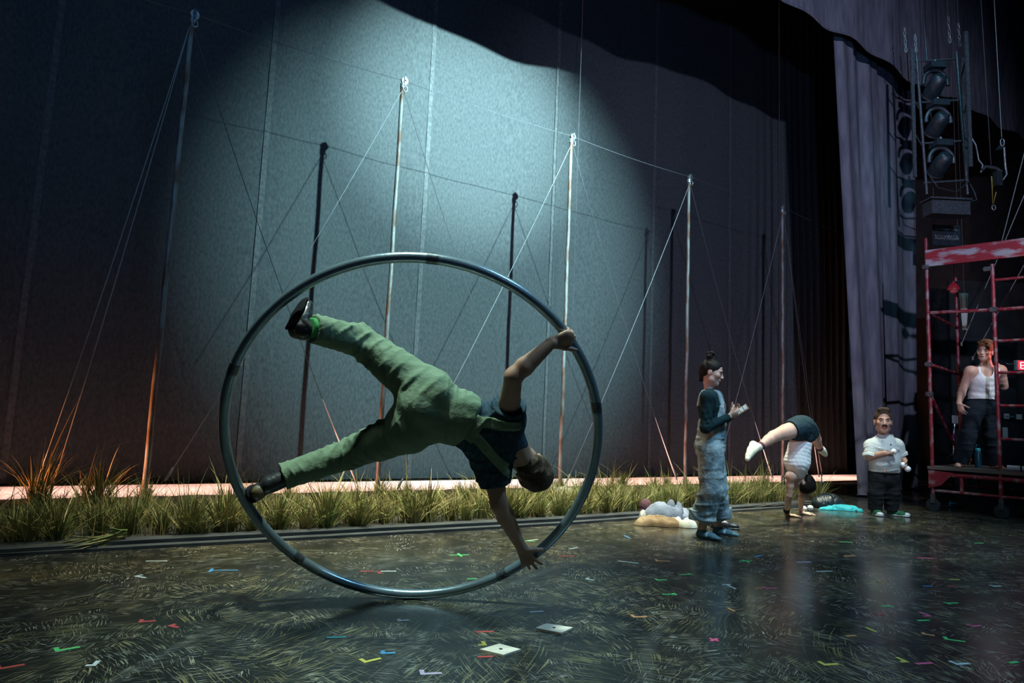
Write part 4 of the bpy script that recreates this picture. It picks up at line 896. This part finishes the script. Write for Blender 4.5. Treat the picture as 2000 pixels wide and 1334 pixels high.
mb = MB(); mb.lathe([(.09, 0), (.09, .012), (.02, .02)], 14); mb.build('base', 'dark_steel', o); mb = MB(); mb.tube([(0, 0, .015), (0, 0, .42)], .008, 8); mb.build('rod', 'dark_steel', o)
for sg in (-1, 1): mb = MB(); mb.lathe([(.004, -.018), (.018, -.008), (.018, .008), (.004, .018)], 10, RX*sg*.022+A((0, 0, .27))); mb.build('knob', 'steel', o)
M['blue_rubber'] = mat('blue_rubber', (.02, .17, .30), (.03, .22, .36), .6, scale=40)
for (px, py, lab, ang) in [(1821, 990, 'blue slide sandal under the scaffold, left of the pair', .5), (1854, 991, 'blue slide sandal under the scaffold, right of the pair', 1.2)]:
    b = gz(px, py); d = nrm(-FH*math.cos(ang)+RX*math.sin(ang)); sd = np.cross(UZ, d); o = thing('sandal', lab, 'sandal', b, group='pair of blue sandals')
    P2 = Solid(); P2.cone(b-d*.09+UZ*.012, b+d*.10+UZ*.012, .040, .046, (UZ, .3), 0, .01); link('sole', P2.mesh('sole', .0075, b, planes=[(A((0, 0, .001)), -UZ)]), 'black_nylon', o)
    P2 = Solid(); P2.cone(b+d*.0+UZ*.03, b+d*.08+UZ*.02, .058, .05, (UZ, .95), 3, .01); link('strap', P2.mesh('strap', .0075, b, planes=[(A((0, 0, .012)), -UZ)]), 'blue_rubber', o)

# ------------------------------------------------------------------ red scaffold tower
M['red_paint'] = mat('chipped_red_paint', (.15, .008, .016), (.20, .15, .16), .42, .1, scale=9, bump=.15, bscale=40, thresh=(.50, .66), detail=7)
M['red_chipped'] = mat('heavily_chipped_red_beam', (.22, .012, .022), (.27, .28, .30), .45, .2, scale=5.5, bump=.15, bscale=40, thresh=(.44, .56), detail=9, stretch=(.6, 1, 1.6))
M['plank'] = mat('dark_plank', (.05, .042, .036), (.10, .085, .07), .8, scale=6, bump=.3, stretch=(.3, 3, 3))
ex = nrm(RX-FH*1.0); ey = nrm(FH+RX*1.0); PA = gd(1815, 700, 9.35)
def fz(px, y): return gpl(px, y, PA, ey)
o3 = PA*A((1, 1, 0)); xB = np.dot(fz(1945, 700)-o3, ex); zA = lambda y: fz(1815, y)[2]; zB = lambda y: fz(1945, y)[2]
sc = thing('scaffold_tower', 'red painted tube scaffold tower on castors with a plank deck', 'scaffold', o3, math.atan2(ex[1], ex[0]), None)
# local axes: x along the front, y to the back
xC, DEP = xB+1.2, 1.7; zp = zA(916)
def tb(name, pts, r=.024, m='red_paint', par=None): mb = MB(); mb.tube(pts, r, 10); return mb.build(name, m, par or sc)
cast = .22
for (x, y, zt) in ((0, 0, zA(465)), (xB, 0, zB(515)), (xC, 0, zB(515)), (0, DEP, zA(500)), (xC, DEP, zA(500))): 
    p = tb('upright', [(x, y, cast), (x, y, zt)])
    if x != xB or True:
        w = MB(); w.tube([(x, y-.02, .085), (x, y+.02, .085)], .083, 16); cw = w.build('castor', 'black_nylon', sc); mb = MB(); mb.box((x, y, .17), (.05, .07, .12)); mb.build('castor_fork', 'dark_steel', cw)
mb = MB(); mb.box(((xC+.6)/2, -.035, (zA(490)+zA(522))/2), (xC+.6, .05, zA(490)-zA(522))); mb.build('top_beam', 'red_chipped', sc)
tb('rail', [(0, 0, zA(611)), (xB, 0, zB(605)), (xC, 0, zB(605))])
for y in (547, 666, 728, 792, 857): tb('rung', [(xB, 0, zB(y)), (xC, 0, zB(y))], .019)
tb('side_rail', [(0, 0, zA(712)), (0, DEP, zA(712))]); tb('brace', [(0, 0, zA(770)), (0, DEP, zp+.1)], .018); tb('side_rail', [(0, 0, zA(611)), (0, DEP, zA(611))]); tb('back_rail', [(0, DEP, zA(712)), (xC, DEP, zA(712))])
for k in range(5):
    mb = MB(); d = (DEP+.1)/5; mb.box((xC/2, -.05+d*(k+.5), zp+.02), (xC+.1, d-.012, .04)); mb.build('plank', 'plank', sc)
zl = zA(925); z2 = zA(950)
for y in (0, DEP): tb('deck_beam', [(-.03, y, zl), (xC, y, zl)], .032); tb('lower_rail', [(0, y, z2-.05), (xC, y, z2-.05)], .02)
for x in (0, xC): tb('deck_beam', [(x, 0, zl), (x, DEP, zl)], .032)
mb = MB(); t_ = .012; xs = [(-.04, zA(918)), (-.04, zA(952)), (.10, zA(946)), (.20, zA(930)), (.26, zA(920))]
mb.add([(x, -.045, z) for x, z in xs]+[(x, -.045+t_, z) for x, z in xs], [(0, 1, 2, 3, 4), (9, 8, 7, 6, 5)]+[(i, i+5, (i+1) % 5+5, (i+1) % 5) for i in range(5)]); mb.build('gusset_plate', 'red_paint', sc)
xs_ = np.dot(fz(1878, 935)-o3, ex); tb('stub_post', [(xs_, 0, zl), (xs_, 0, z2-.05)], .024)
for (x, z) in ((0, zA(522)), (xB-.05, zB(525)), (0, zA(712)), (0, zA(770)), (xB, zB(605))):
    mb = MB(); mb.box((x, -.03, z), (.075, .06, .06)); mb.tube([(x-.05, -.05, z), (x+.05, -.05, z)], .012, 8); mb.build('coupler', 'dark_steel', sc)

# man on the scaffold
Dm = 9.25
zt = zp+.04
def q_(px, py, dd=0): return gd(px, py, Dm+dd)
b0 = q_(1905, 905); mn = person('man in white tank top standing on the red scaffold gripping its post', (b0[0], b0[1], zt)); O = A(mn.location)
hcm = q_(1924, 687, -.05); hupm = nrm(UZ-FH*.1+RX*.05); hfwm = nrm(-FH*.72-RX*.95-UZ*.34); MS = 1.12
nk, ch, ws, pv = q_(1926, 712), q_(1922, 740), q_(1916, 775), q_(1915, 795)
sA, sB = q_(1896, 726), q_(1953, 724, .02); eA, eB = q_(1880, 761, .02), q_(1961, 755, .06); wA, wB = q_(1873, 788, -.04), q_(1955, 724, .04)
hpA, hpB = q_(1902, 797), q_(1930, 797); kA, kB = q_(1892, 850, -.03), q_(1935, 850, -.03); aA, aB = q_(1876, 897), q_(1940, 900)
for a_ in (aA, aB): a_[2] = zt+.09
B = Solid(); B.chain([pv, ws, ch], [.12, .12, .135], .05, (FH, .80)); B.cone(ch, nk, .125, .07, (FH, .8), 0, .04); B.cone(sA, sB, .074, .074, None, 0, .05); head(B, hcm, hupm, hfwm, MS, nk, .055)
for s_, e_, w_ in ((sA, eA, wA), (sB, eB, wB)): B.ell(s_, (.075, .075, .075), None, .03); B.chain([s_, s_+(e_-s_)*.5, e_], [.066, .060, .047], .03); B.chain([e_, e_+(w_-e_)*.3, w_], [.047, .05, .031], .02)
for h_, k_, a_ in ((hpA, kA, aA), (hpB, kB, aB)): B.chain([h_, k_, a_], [.085, .058, .04], .03)
hand(B, wA, nrm(-UZ*.9+RX*.15-FH*.2), RX*.8+FH*.3, -FH*.7+RX*.5, (.3, .4, .3), .08, 1.05)
hand(B, wB, nrm(fz(1945, 712)+A((0, 0, 0))-wB+FH*-.03-RX*.02), FH*.55-RX*.4, UZ, (.8, .9, .6), .04, 1.05)
for a_, dd in ((aA, nrm(-FH*.6-RX*.7)), (aB, nrm(-FH*.8+RX*.1))):
    hl = a_*A((1, 1, 0))+UZ*(zt+.032); B.cone(a_, hl, .038, .036, None, 0, .02); B.cone(hl-dd*.02, hl+dd*.11, .034, .038, (UZ, .75), 0, .02)
    sd = np.cross(UZ, dd)
    for i in range(5): B.cone(hl+dd*.11+sd*(.028-.014*i)-UZ*.012, hl+dd*(.16-.008*i)+sd*(.032-.016*i)-UZ*.017, .012, .010, None, 0, .008)
part(mn, 'body', 'skin_light', B, .005, planes=[(A((0, 0, zt+.002)), -UZ)])
S2 = Solid(); S2.chain([q_(1916, 778), ws, ch], [.156, .152, .166], .05, (FH, .92)); S2.cone(ch, nk-UZ*.0, .160, .10, (FH, .95), 0, .03); S2.cone(sA+(sB-sA)*.28-UZ*.02, sA+(sB-sA)*.72-UZ*.02, .10, .10, None, 0, .03)
fsm = lambda P: .0032*np.sin(P[..., 2]*75+2.5*np.sin(P[..., 0]*9+P[..., 1]*7))*np.clip((ch[2]-.02-P[..., 2])/.1, 0, 1)+folds(91, .002, 40)(P)
bfw = nrm(-FH-RX*.55); bsd = np.cross(UZ, bfw); nf = nk+bfw*.10-UZ*.065
def scoop(P, v):   # deep round neck and armholes
    d = np.sqrt(((P-nf)@bsd)**2/.075**2+((P-nf)@UZ)**2/.115**2); v = np.maximum(v, np.where((P-nk)@bfw > -.02, (1-d)*.08, -1))
    for s_ in (sA, sB):
        c = s_+nrm(s_-ch)*.015; d = np.sqrt(((P-c)@RX)**2+(((P-c)@UZ)*.75)**2); v = np.maximum(v, .070-d)
    return v
part(mn, 'tank_top', 'white_top', S2, .0065, fold=fsm, extra=scoop, planes=[(q_(1916, 780), -UZ), (nk-UZ*.035, UZ)])
S2 = Solid(); S2.chain([pv, q_(1916, 772)], [.150, .145], .05, (FH, .86))
for h_, k_, a_ in ((hpA, kA, aA), (hpB, kB, aB)): S2.chain([h_, k_], [.115, .100], .05); S2.chain([k_, a_-UZ*.03], [.100, .095], .03, None, 1)
part(mn, 'trousers', 'navy_trousers', S2, .0065, fold=limb_folds([(hpA, aA, .008, 8, .6, .6, 2.2), (hpB, aB, .008, 8, .6, .6, 2.2)], folds(92, .002, 40)))
r_, f_, u_ = head_axes(hupm, hfwm)
S2 = Solid(); S2.ell(hcm+(u_*.042-f_*.014)*MS, A((.082, .102, .088))*MS, (r_, f_, u_), .02)
rr = random.Random(4)
for i in range(26):
    a, b = rr.uniform(0, 6.28), rr.uniform(.1, 1.25); d = r_*math.cos(a)*math.sin(b)+f_*math.sin(a)*math.sin(b)*1.15+u_*math.cos(b); S2.ell(hcm+u_*.045*MS-f_*.012+d*.092*MS, (.024, .024, .022), None, .012)
part(mn, 'hair', 'ginger_hair', S2, .0065, fold=folds(93, .004, 70), planes=[(hcm+(u_*.056+f_*.074)*MS, f_*.95-u_*.40)])
face_parts(mn, O, hcm, hupm, hfwm, MS, 'ginger_hair')

# things on the deck
def on_deck(px, py): 
    q = gz(px, py, zp+.04); return q
M['bottle_blue'] = mat('blue_bottle', (.004, .045, .075), (.006, .06, .09), .35, scale=10); M['teal_light'] = mat('teal_plastic', (.01, .28, .32), None, .4)
q = on_deck(1911, 914); o = thing('water_bottle', 'tall dark blue water bottle between the feet on the scaffold deck', 'bottle', q)
mb = MB(); mb.lathe([(.036, 0), (.04, .01), (.04, .2), (.03, .225)], 14); mb.build('flask', 'bottle_blue', o); mb = MB(); mb.lathe([(.03, .225), (.033, .23), (.033, .262), (.02, .27)], 14); mb.build('lid', 'teal_light', o)
mb = MB(); mb.tube([RX*.03*math.cos(a)+A((0, 0, .265+.05*math.sin(a))) for a in np.linspace(0, math.pi, 9)], .006, 6); mb.build('carry_loop', 'bottle_blue', o)
M['yellow_bag'] = mat('yellow_foil', (.42, .24, .03), (.30, .14, .02), .35, scale=9, bump=.3); M['orange_foil'] = mat('orange_foil', (.55, .10, .03), None, .35)
q = on_deck(1899, 908)+FH*.12; o = thing('snack_packet', 'crumpled yellow and orange snack packet on the scaffold deck', 'packet', q); S2 = Solid(); S2.cone(q+UZ*.03, q+UZ*.13-RX*.0, .06, .012, (FH, .6), 0, .01); link('foil_bag', S2.mesh('foil_bag', .0065, q, fold=folds(95, .006, 60), planes=[(q+UZ*.002, -UZ)]), 'yellow_bag', o); S2 = Solid(); S2.ell(q+RX*.04+UZ*.07-FH*.02, (.04, .03, .03), None, .01); link('label_band', S2.mesh('label_band', .0065, q, fold=folds(96, .004, 60)), 'orange_foil', o)
q = on_deck(1986, 920); o = thing('paper_roll', 'pale rolled cloth lying on the right of the scaffold deck', 'roll', q); mb = MB(); mb.tube([-ex*.10+UZ*.035, ex*.22+UZ*.035], .034, 14); mb.build('roll', 'white_top', o); mb = MB(); mb.tube([ex*.04+UZ*.035, ex*.06+UZ*.035], .036, 14); mb.build('band', 'dark_steel', o)
q = on_deck(1876, 900)+FH*.2; o = thing('folded_stand', 'pale metal stand leaning at the back of the scaffold deck', 'stand', q)
mb = MB(); mb.tube([UZ*0, UZ*.5+RX*.03, UZ*.78+RX*.07], .012, 8); mb.build('rod', 'silver', o)
for k in range(3): mb = MB(); mb.tube([UZ*.12, UZ*.01+(RX*math.cos(k*2.1)+FH*math.sin(k*2.1))*.10], .008, 6); mb.build('leg', 'silver', o)
mb = MB(); mb.box(UZ*.72+RX*.06, (.16, .03, .14)); mb.build('plate', 'cream_cloth', o)
mb = MB(); mb.box(UZ*.42+RX*.0-FH*.03, (.03, .012, .10)); mb.build('pink_tag', mat('pink_tag', (.6, .02, .2), None, .6), o)
q = gd(1862, 545, 9.9); o = thing('warning_lamp', 'small red domed lamp hanging under the scaffold beam', 'lamp', q-UZ*.2); mb = MB(); mb.lathe([(.015, .16), (.03, .14), (.06, .11), (.085, .05), (.085, .03)], 16); mb.build('dome', mat('red_enamel', (.30, .02, .03), None, .35), o); mb = MB(); mb.tube([(0, 0, .15), (0, 0, zA(500)-q[2]+.2)], .008, 6); mb.build('stem', 'dark_steel', o); mb = MB(); mb.lathe([(.06, .03), (.05, .0), (.02, -.015)], 14); mb.build('lens', mat('red_lens', (.4, .08, .08), None, .3), o)
q = gd(1884, 605, 11.2); o = thing('hung_cloth', 'narrow pale cloth hanging in the dark behind the scaffold', 'cloth', q); mb = MB(); mb.grid(lambda u, v: RX*((u-.5)*(.16-.08*v))+UZ*(.28-.62*v)+FH*(.03*math.sin(u*9)), 10, 10); c_ = mb.build('cloth', 'cream_cloth', o); c_.modifiers.new('t', 'SOLIDIFY').thickness = .008; mb = MB(); mb.tube([UZ*.27, UZ*(11.98-q[2])], .004, 5); mb.build('cord', 'darkrope', o)
for (a, b, lab) in [((1925, 560), (1878, 672), 'pale rope slanting behind the scaffold above the curly-haired man'), ((1975, 563), (1900, 700), 'pale rope slanting behind the ladder rungs of the scaffold'), ((1990, 340), (1955, 478), 'pale rope slanting down to the top beam of the scaffold')]:
    p0, p1 = gd(*a, 10.9), gd(*b, 10.9); p0 = p1+(p0-p1)*(11.97-p1[2])/(p0[2]-p1[2]); o = thing('slack_rope', lab, 'rope', p1); mb = MB(); mb.tube(catenary(p0-p1, (0, 0, 0), .01, 6), .007, 5); mb.build('rope', 'rope', o); mb = MB(); mb.tube([A((0, 0, -.03)), A((0, 0, .03))], .014, 6); mb.build('knot', 'rope', o)

# ------------------------------------------------------------------ back of the wing: exit sign, cabinet, switch plates
Dk = 13.0
cq = gd(1990, 800, Dk); cb = thing('road_case', 'tall black equipment case standing behind the scaffold ladder', 'case', (cq[0], cq[1], 0), math.atan2(_R0[1], _R0[0]))
mb = MB(); mb.box((.35, .3, .75), (1.5, .6, 1.46)); mb.build('body', 'black_nylon', cb)
for x in (-.38, .35, 1.08): mb = MB(); mb.box((x, -.005, .75), (.04, .02, 1.46)); mb.build('edge', 'dark_steel', cb)
for (px, py, w, h, nm) in [(1970, 775, .09, .10, 'label'), (1963, 845, .09, .20, 'label'), (1975, 786, .16, .03, 'latch'), (1995, 765, .1, .1, 'label')]:
    c = gd(px, py, Dk-.06); mb = MB(); cc = Vector(local(cb) @ Vector(tuple(c))); mb.box((cc.x, -.012, min(cc.z, 1.44)), (w, .02, h)); mb.build(nm, 'cream_cloth' if nm == 'label' else 'steel', cb)
sq = gd(1984, 713, Dk-.2); sg = thing('exit_sign', 'lit red EXIT sign on the dark wall behind the scaffold', 'sign', sq, math.atan2(_R0[1], _R0[0]))
SH = .19; mb = MB(); mb.box((.24, .03, 0), (.46, .06, SH)); mb.build('housing', 'cream_cloth', sg)
mb = MB(); mb.box((.255, -.004, 0), (.42, .01, SH-.02)); mb.build('face', emit('exit_red', (1.0, .03, .06), 1.3), sg)
cu = bpy.data.curves.new('lettering', 'FONT'); cu.body = 'EXIT'; cu.size = .19; cu.extrude = .002
to = bpy.data.objects.new('tmp', cu); COL.objects.link(to); me = bpy.data.meshes.new_from_object(to.evaluated_get(bpy.context.evaluated_depsgraph_get())); bpy.data.objects.remove(to)
lt_ = link('lettering', me, emit('exit_white', (1, .75, .75), 1.2), sg); lt_.location = (.06, -.012, -.068); lt_.rotation_euler = (math.pi/2, 0, 0)
mb = MB(); mb.tube([(0, .03, .02), (-.05, .05, .03), (-.1, .02, .01), (-.14, .05, .03)], .012, 6); mb.build('conduit', 'steel', sg)
wq = gd(1975, 680, Dk+.9); wl2 = thing('wing_flat', 'black flat standing at the back of the wing', 'flat', (wq[0], wq[1], 0), math.atan2(_R0[1], _R0[0])); mb = MB(); mb.box((.8, .7, 2.2), (3.2, .06, 4.4)); mb.build('panel', 'dark_wall', wl2); mb = MB(); mb.box((.8, .66, 3.1), (3.2, .03, .08)); mb.build('batten', 'dark_steel', wl2)
mb = MB(); mb.box((.24-.0, 0, 0), (.02, .02, .02))
# items seen through the gap beside the backdrop
gp = gd(1650, 760, 15.6); o = thing('wall_ladder', 'metal ladder against the brown wall in the gap beside the backdrop', 'ladder', (gp[0], 12.9, 0))
for x in (-.22, .22): mb = MB(); mb.tube([(x, 0, 0), (x, 0, 6.5)], .025, 8); mb.build('rail', 'steel', o)
for k in range(20): mb = MB(); mb.tube([(-.22, 0, .3+.31*k), (.22, 0, .3+.31*k)], .015, 6); mb.build('rung', 'steel', o)

# ------------------------------------------------------------------ hanging tower of moving lights
Dl = 11.0; u1 = Dl/FPX; LC = gd(1835, 250, Dl)
M['lens'] = mat('dark_lens', (.015, .02, .03), None, .12, .2, spec=.8)
lt0 = thing('light_tower', 'hanging black ladder frame holding three moving stage lights', 'stage light', LC, math.atan2(_R0[1], _R0[0]))
def lx(px, py, y=0.): p = gd(px, py, Dl)-LC; return (np.dot(p, RX), y, p[2])
def bar(name, a, b, r=.022, m='dark_steel', y0=0., y1=0., par=None):
    A_, B_ = lx(*a, y0), lx(*b, y1); mb = MB(); mb.tube([A_, B_], r, 8); return mb.build(name, m, par or lt0)
def flat_bar(a, b, w=.055, y=0.):
    A_, B_ = Vector(lx(*a, y)), Vector(lx(*b, y)); mb = MB(); mb.box((A_+B_)/2, (w, .03, (A_-B_).length)); return mb.build('side_bar', 'dark_steel', lt0)
flat_bar((1775, 96), (1774, 357), .05, -.15); flat_bar((1866, 74), (1866, 345), .055, -.35); flat_bar((1893, 97), (1894, 355), .05, .1)
bar('rail', (1800, 95), (1801, 385)); bar('rail', (1880, 92), (1880, 385)); bar('rail', (1820, 0), (1820, 110), .012)
for y in (112, 198, 282, 362): bar('crossbar', (1796, y), (1882, y-6), .018)
for y in (140, 215, 290): bar('tie', (1775, y-20), (1800, y), .012, 'dark_steel', -.15, 0); bar('tie', (1870, y-10), (1894, y), .012, 'dark_steel', -.3, .1)
for (px, y0, y1) in ((1780, 40, 92), (1800, 55, 92), (1869, 15, 72), (1888, 30, 80)):
    mb = MB(); t_ = Vector(lx(px, y0)); mb.tube([t_, Vector((t_.x, t_.y, 11.98-LC[2]))], .005, 5); mb.build('suspension_wire', 'darkrope', lt0)
    for k in range(6):
        ya, yb = y0+(y1-y0)*k/6, y0+(y1-y0)*(k+1)/6; c = Vector(lx(px, (ya+yb)/2)); rz = (yb-ya)*u1*.62; mb = MB()
        mb.tube([c+Vector((.018*math.cos(a)*(k % 2), .018*math.cos(a)*((k+1) % 2), rz*math.sin(a))) for a in np.linspace(0, 6.283, 11)[:-1]], .006, 5, closed=True); mb.build('chain_link', 'steel', lt0)
for y in (155, 233, 315):
    c = Vector(lx(1834, y)); y_ = MB(); y_.tube([c+Vector((.20*math.cos(a), 0, .22*math.sin(a)-.02)) for a in np.linspace(-.15, math.pi+.15, 15)], .03, 8); yo = y_.build('yoke', 'black_nylon' if y < 200 else 'dark_steel', lt0)
    mb = MB(); mb.box(c+Vector((0, 0, .26)), (.26, .22, .10)); mb.build('yoke_base', 'black_nylon', yo); mb = MB(); mb.tube([c+Vector((0, 0, .32)), c+Vector((0, 0, .38))], .02, 8); mb.build('clamp', 'steel', yo)
    R_ = Matrix.Rotation(math.radians(58), 3, 'X'); mb = MB(); mb.lathe([(.06, .18), (.10, .16), (.125, .05), (.13, -.12), (.125, -.18), (.122, -.20)], 20, c+Vector((0, 0, -.06)), R_); hd = mb.build('lamp_head', 'black_nylon', lt0)
    mb = MB(); mb.lathe([(.12, -.195), (.10, -.21), (.05, -.222), (.002, -.225)], 20, c+Vector((0, 0, -.06)), R_); mb.build('lens', 'lens', hd); mb = MB(); mb.lathe([(.128, -.19), (.135, -.205), (.12, -.21)], 20, c+Vector((0, 0, -.06)), R_); mb.build('lens_ring', 'dark_steel', hd)
c0, c1 = Vector(lx(1800, 400)), Vector(lx(1872, 430)); mb = MB(); mb.box(((c0+c1)/2), ((c1-c0).x, .25, (c0-c1).z)); mb.build('bottom_tray', 'dark_steel', lt0); mb = MB(); mb.box(Vector(lx(1836, 398)), ((c1-c0).x+.05, .3, .03)); mb.build('tray_lip', 'dark_steel', lt0)
for k, (pts) in enumerate([[(1880, 260), (1895, 290), (1898, 320), (1905, 330), (1900, 345)], [(1800, 350), (1815, 375), (1850, 385), (1868, 370)], [(1870, 350), (1885, 385), (1888, 400), (1870, 405)]]):
    mb = MB(); mb.tube([lx(*p, -.1) for p in pts], .010, 6); mb.build('cable', 'rope' if k == 0 else 'black_nylon', lt0)
q = gd(1940, 330, 10.2); o = thing('hoist_rig', 'small black hoist with hook hanging on a wire near the scaffold', 'hoist', q, math.atan2(_R0[1], _R0[0]))
k_ = 10.2/FPX
def hx(px, py): return Vector(((px-1940)*k_, 0, (330-py)*k_))
mb = MB(); mb.box(hx(1948, 350), (.09, .08, .22)); mb.build('motor', 'black_nylon', o); mb = MB(); mb.tube([hx(1918, 333), hx(1925, 326), hx(1945, 328), hx(1956, 336)], .025, 8); mb.build('handle_bar', 'dark_steel', o)
mb = MB(); mb.tube([hx(1928, -60), hx(1936, 326)], .004, 5); mb.build('wire', 'darkrope', o); mb = MB(); mb.tube([hx(1955, -60), hx(1959, 265)], .005, 5); mb.build('wire', 'rope', o)
mb = MB(); mb.tube([hx(1960, 275)+Vector((.03*math.cos(a), 0, .06*math.sin(a))) for a in np.linspace(0, 6.283, 13)[:-1]], .008, 6, closed=True); mb.build('carabiner', 'steel', o)
mb = MB(); mb.tube([hx(1963, 285), hx(1964, 325), hx(1966, 340), hx(1958, 352)], [.014, .014, .016, .01], 8); mb.build('swivel', 'steel', o); mb = MB(); mb.tube([hx(1936, 345), hx(1937, 400), hx(1944, 376)], .007, 6); mb.build('yellow_strap', mat('yellow_webbing', (.35, .32, .04), None, .7), o)
mb = MB(); mb.tube([hx(1938, 405)+Vector((.028*math.cos(a), 0, .04*math.sin(a)-.02)) for a in np.linspace(0, 6.283, 11)[:-1]], .008, 6, closed=True); mb.build('hook', 'steel', o)
mb = MB(); mb.add([hx(1945, 292), hx(1963, 287), hx(1962, 270)], [(0, 1, 2), (2, 1, 0)]); mb.build('flag', 'teal_shorts', o)
bq = gd(1848, 460, 11.6); o = thing('dark_board', 'dark board with faint pale scribbled writing above the scaffold', 'board', bq, math.atan2(_R0[1], _R0[0])); mb = MB(); mb.box((0, 0, 0), (.48, .03, .36)); mb.build('panel', 'black_nylon', o)
for x in (-.2, .2): mb = MB(); mb.tube([(x, 0, .17), (x, 0, 11.98-bq[2])], .005, 5); mb.build('hanger', 'darkrope', o)
rr = random.Random(3)
for row, (z0, s0) in enumerate(((.10, .012), (-.02, .035), (-.06, .03))):
    mb = MB(); mb.tube([(-.2+.40*i/26, -.018, z0+s0*math.sin(i*2.1+row)*rr.uniform(.4, 1)) for i in range(27)], .0035, 4); mb.build('scribble', 'seam_grey', o)

# ------------------------------------------------------------------ tape marks and plates on the floor
TC = {'green': (.10, .55, .16), 'red': (.50, .06, .06), 'blue': (.06, .28, .55), 'white': (.55, .60, .60), 'yellow': (.62, .55, .10), 'orange': (.65, .28, .12), 'pink': (.70, .10, .22), 'lilac': (.50, .42, .60), 'teal': (.05, .32, .36)}
for c, v in TC.items(): M['tape_'+c] = mat(c+'_tape', tuple(k*.8 for k in v), tuple(k*.6 for k in v), .6, scale=30)
marks = '''436,1114,blue,T;274,1127,white,L;306,1096,white,I;898,1084,green,+;922,1131,green,I;724,1116,red,L;752,1116,white,I;287,1214,red,L;339,1224,red,L;132,1268,green,L;187,1296,white,L;20,1303,red,L;727,1290,yellow,L;758,1276,blue,L;842,1316,lilac,L;788,1212,white,L;947,1234,red,I;945,1257,yellow,L;948,1283,red,I;657,1245,teal,I;
1032,1057,green,I;1040,1055,white,I;1120,1071,white,I;1107,1086,red,I;1227,1098,white,I;1295,1096,orange,L;1338,1122,green,T;1292,1133,green,L;1152,1132,white,L;1306,1161,green,T;1427,1146,white,T;1482,1149,orange,I;1506,1149,pink,L;1456,1096,green,+;1482,1086,blue,I;1570,1098,lilac,I;1660,1086,orange,I;1807,1090,pink,I;1652,1059,green,I;1428,1191,orange,I;1250,1205,orange,L;1395,1250,pink,+;1662,1242,orange,I;1701,1230,yellow,I;1860,1178,green,T;1730,1184,green,L;1720,1200,red,L;1807,1200,pink,L;1803,1212,green,I;1907,1223,pink,L;1813,1240,orange,L;1865,1251,green,L;1622,1298,yellow,L;1762,1289,yellow,L;1805,1296,pink,I;1880,1297,white,L;1980,1294,green,I;1720,1137,orange,+;1857,1145,red,L;1812,1145,blue,I;1947,1145,white,L;1912,1061,green,I;1610,1116,white,I;1864,1132,yellow,I;1048,1195,white,I;1225,1049,blue,I'''
rt = random.Random(11); shp = {'L': 'L-shaped', 'T': 'T-shaped', '+': 'cross-shaped', 'I': 'straight'}
def place(x, y):
    if x < 420: return 'on the floor left of the wheel' + (', near the bottom' if y > 1250 else '')
    if x < 1000: return 'inside the view through the wheel' if y < 1150 else 'in front of the wheel beside the wooden squares' if x > 900 else 'on the floor before the wheel'
    if x < 1220: return 'on the floor just right of the wheel'
    if x < 1420: return 'before the feet of the woman in dungarees'
    if x < 1640: return 'before the handstand' if y < 1220 else 'at the bottom before the handstand'
    if x < 1780: return 'before the short man' if y < 1210 else 'far in front of the short man'
    return 'before the scaffold' if y < 1160 else 'at the lower right of the floor'
seen = {}
for t in marks.replace('\n', '').split(';'):
    x, y, c, s = t.split(','); x, y = float(x), float(y); p = gz(x, y); d = np.linalg.norm(p-CAM); px = d/FPX
    L = rt.uniform(.028, .045) if y > 1120 else rt.uniform(.05, .075); wd = .009; mb = MB(); a = rt.choice([0, .1, -.2, 1.57, 3.14, .5, -.6])+math.atan2(_R0[1], _R0[0])*.6
    if s == 'I': V_ = [(-L, -wd), (L, -wd), (L, wd), (-L, wd)]
    elif s == 'L': V_ = [(-L, -wd), (L, -wd), (L, wd), (-L+2*wd, wd), (-L+2*wd, L), (-L, L)]
    elif s == 'T': V_ = [(-L*1.4, -wd*.8), (L, -wd*.8), (L, -L*.7), (L+2*wd, -L*.7), (L+2*wd, L*.7), (L, L*.7), (L, wd*.8), (-L*1.4, wd*.8)]
    else: V_ = [(-L, -wd), (-wd, -wd), (-wd, -L*.8), (wd, -L*.8), (wd, -wd), (L, -wd), (L, wd), (wd, wd), (wd, L*.8), (-wd, L*.8), (-wd, wd), (-L, wd)]
    n = len(V_); mb.add([(a_, b_, 0) for a_, b_ in V_]+[(a_, b_, .0012) for a_, b_ in V_], [tuple(range(n, 2*n)), tuple(range(n))[::-1]]+[(i, (i+1) % n, (i+1) % n+n, i+n) for i in range(n)])
    o = mb.build('tape_mark', 'tape_'+c); o.location = (p[0], p[1], .0003); o.rotation_euler = (0, 0, a)
    tag(o, f'{c} {shp[s]} tape mark {place(x, y)}', 'tape mark', f'floor tape marks {place(x, y)}')
M['ply'] = mat('pale_plywood', (.50, .44, .36), (.60, .54, .46), .75, scale=9, stretch=(.4, 3, 1), bump=.1)
for corners, lab in [([(937, 1272), (975, 1261), (1017, 1272), (983, 1283)], 'pale plywood square with a dark hole, nearer the camera'), ([(1046, 1230), (1067, 1221), (1119, 1229), (1096, 1240)], 'pale plywood square with a dark hole, farther to the right')]:
    P = [gz(*c) for c in corners]; c0 = sum(P)/4; o = thing('plywood_square', lab, 'plate', c0); mb = MB(); n = 4
    mb.add([(*(p-c0)[:2], 0.0005) for p in P]+[(*(p-c0)[:2], .009) for p in P], [(4, 5, 6, 7) if np.cross(P[1]-P[0], P[2]-P[1])[2] > 0 else (7, 6, 5, 4), (3, 2, 1, 0)]+[(i, (i+1) % n, (i+1) % n+n, i+n) for i in range(n)]); mb.build('board', 'ply', o)
    mb = MB(); mb.lathe([(.008, .009), (.008, .0102), (.002, .0104)], 12); mb.build('hole_cap', 'black_cloth', o)
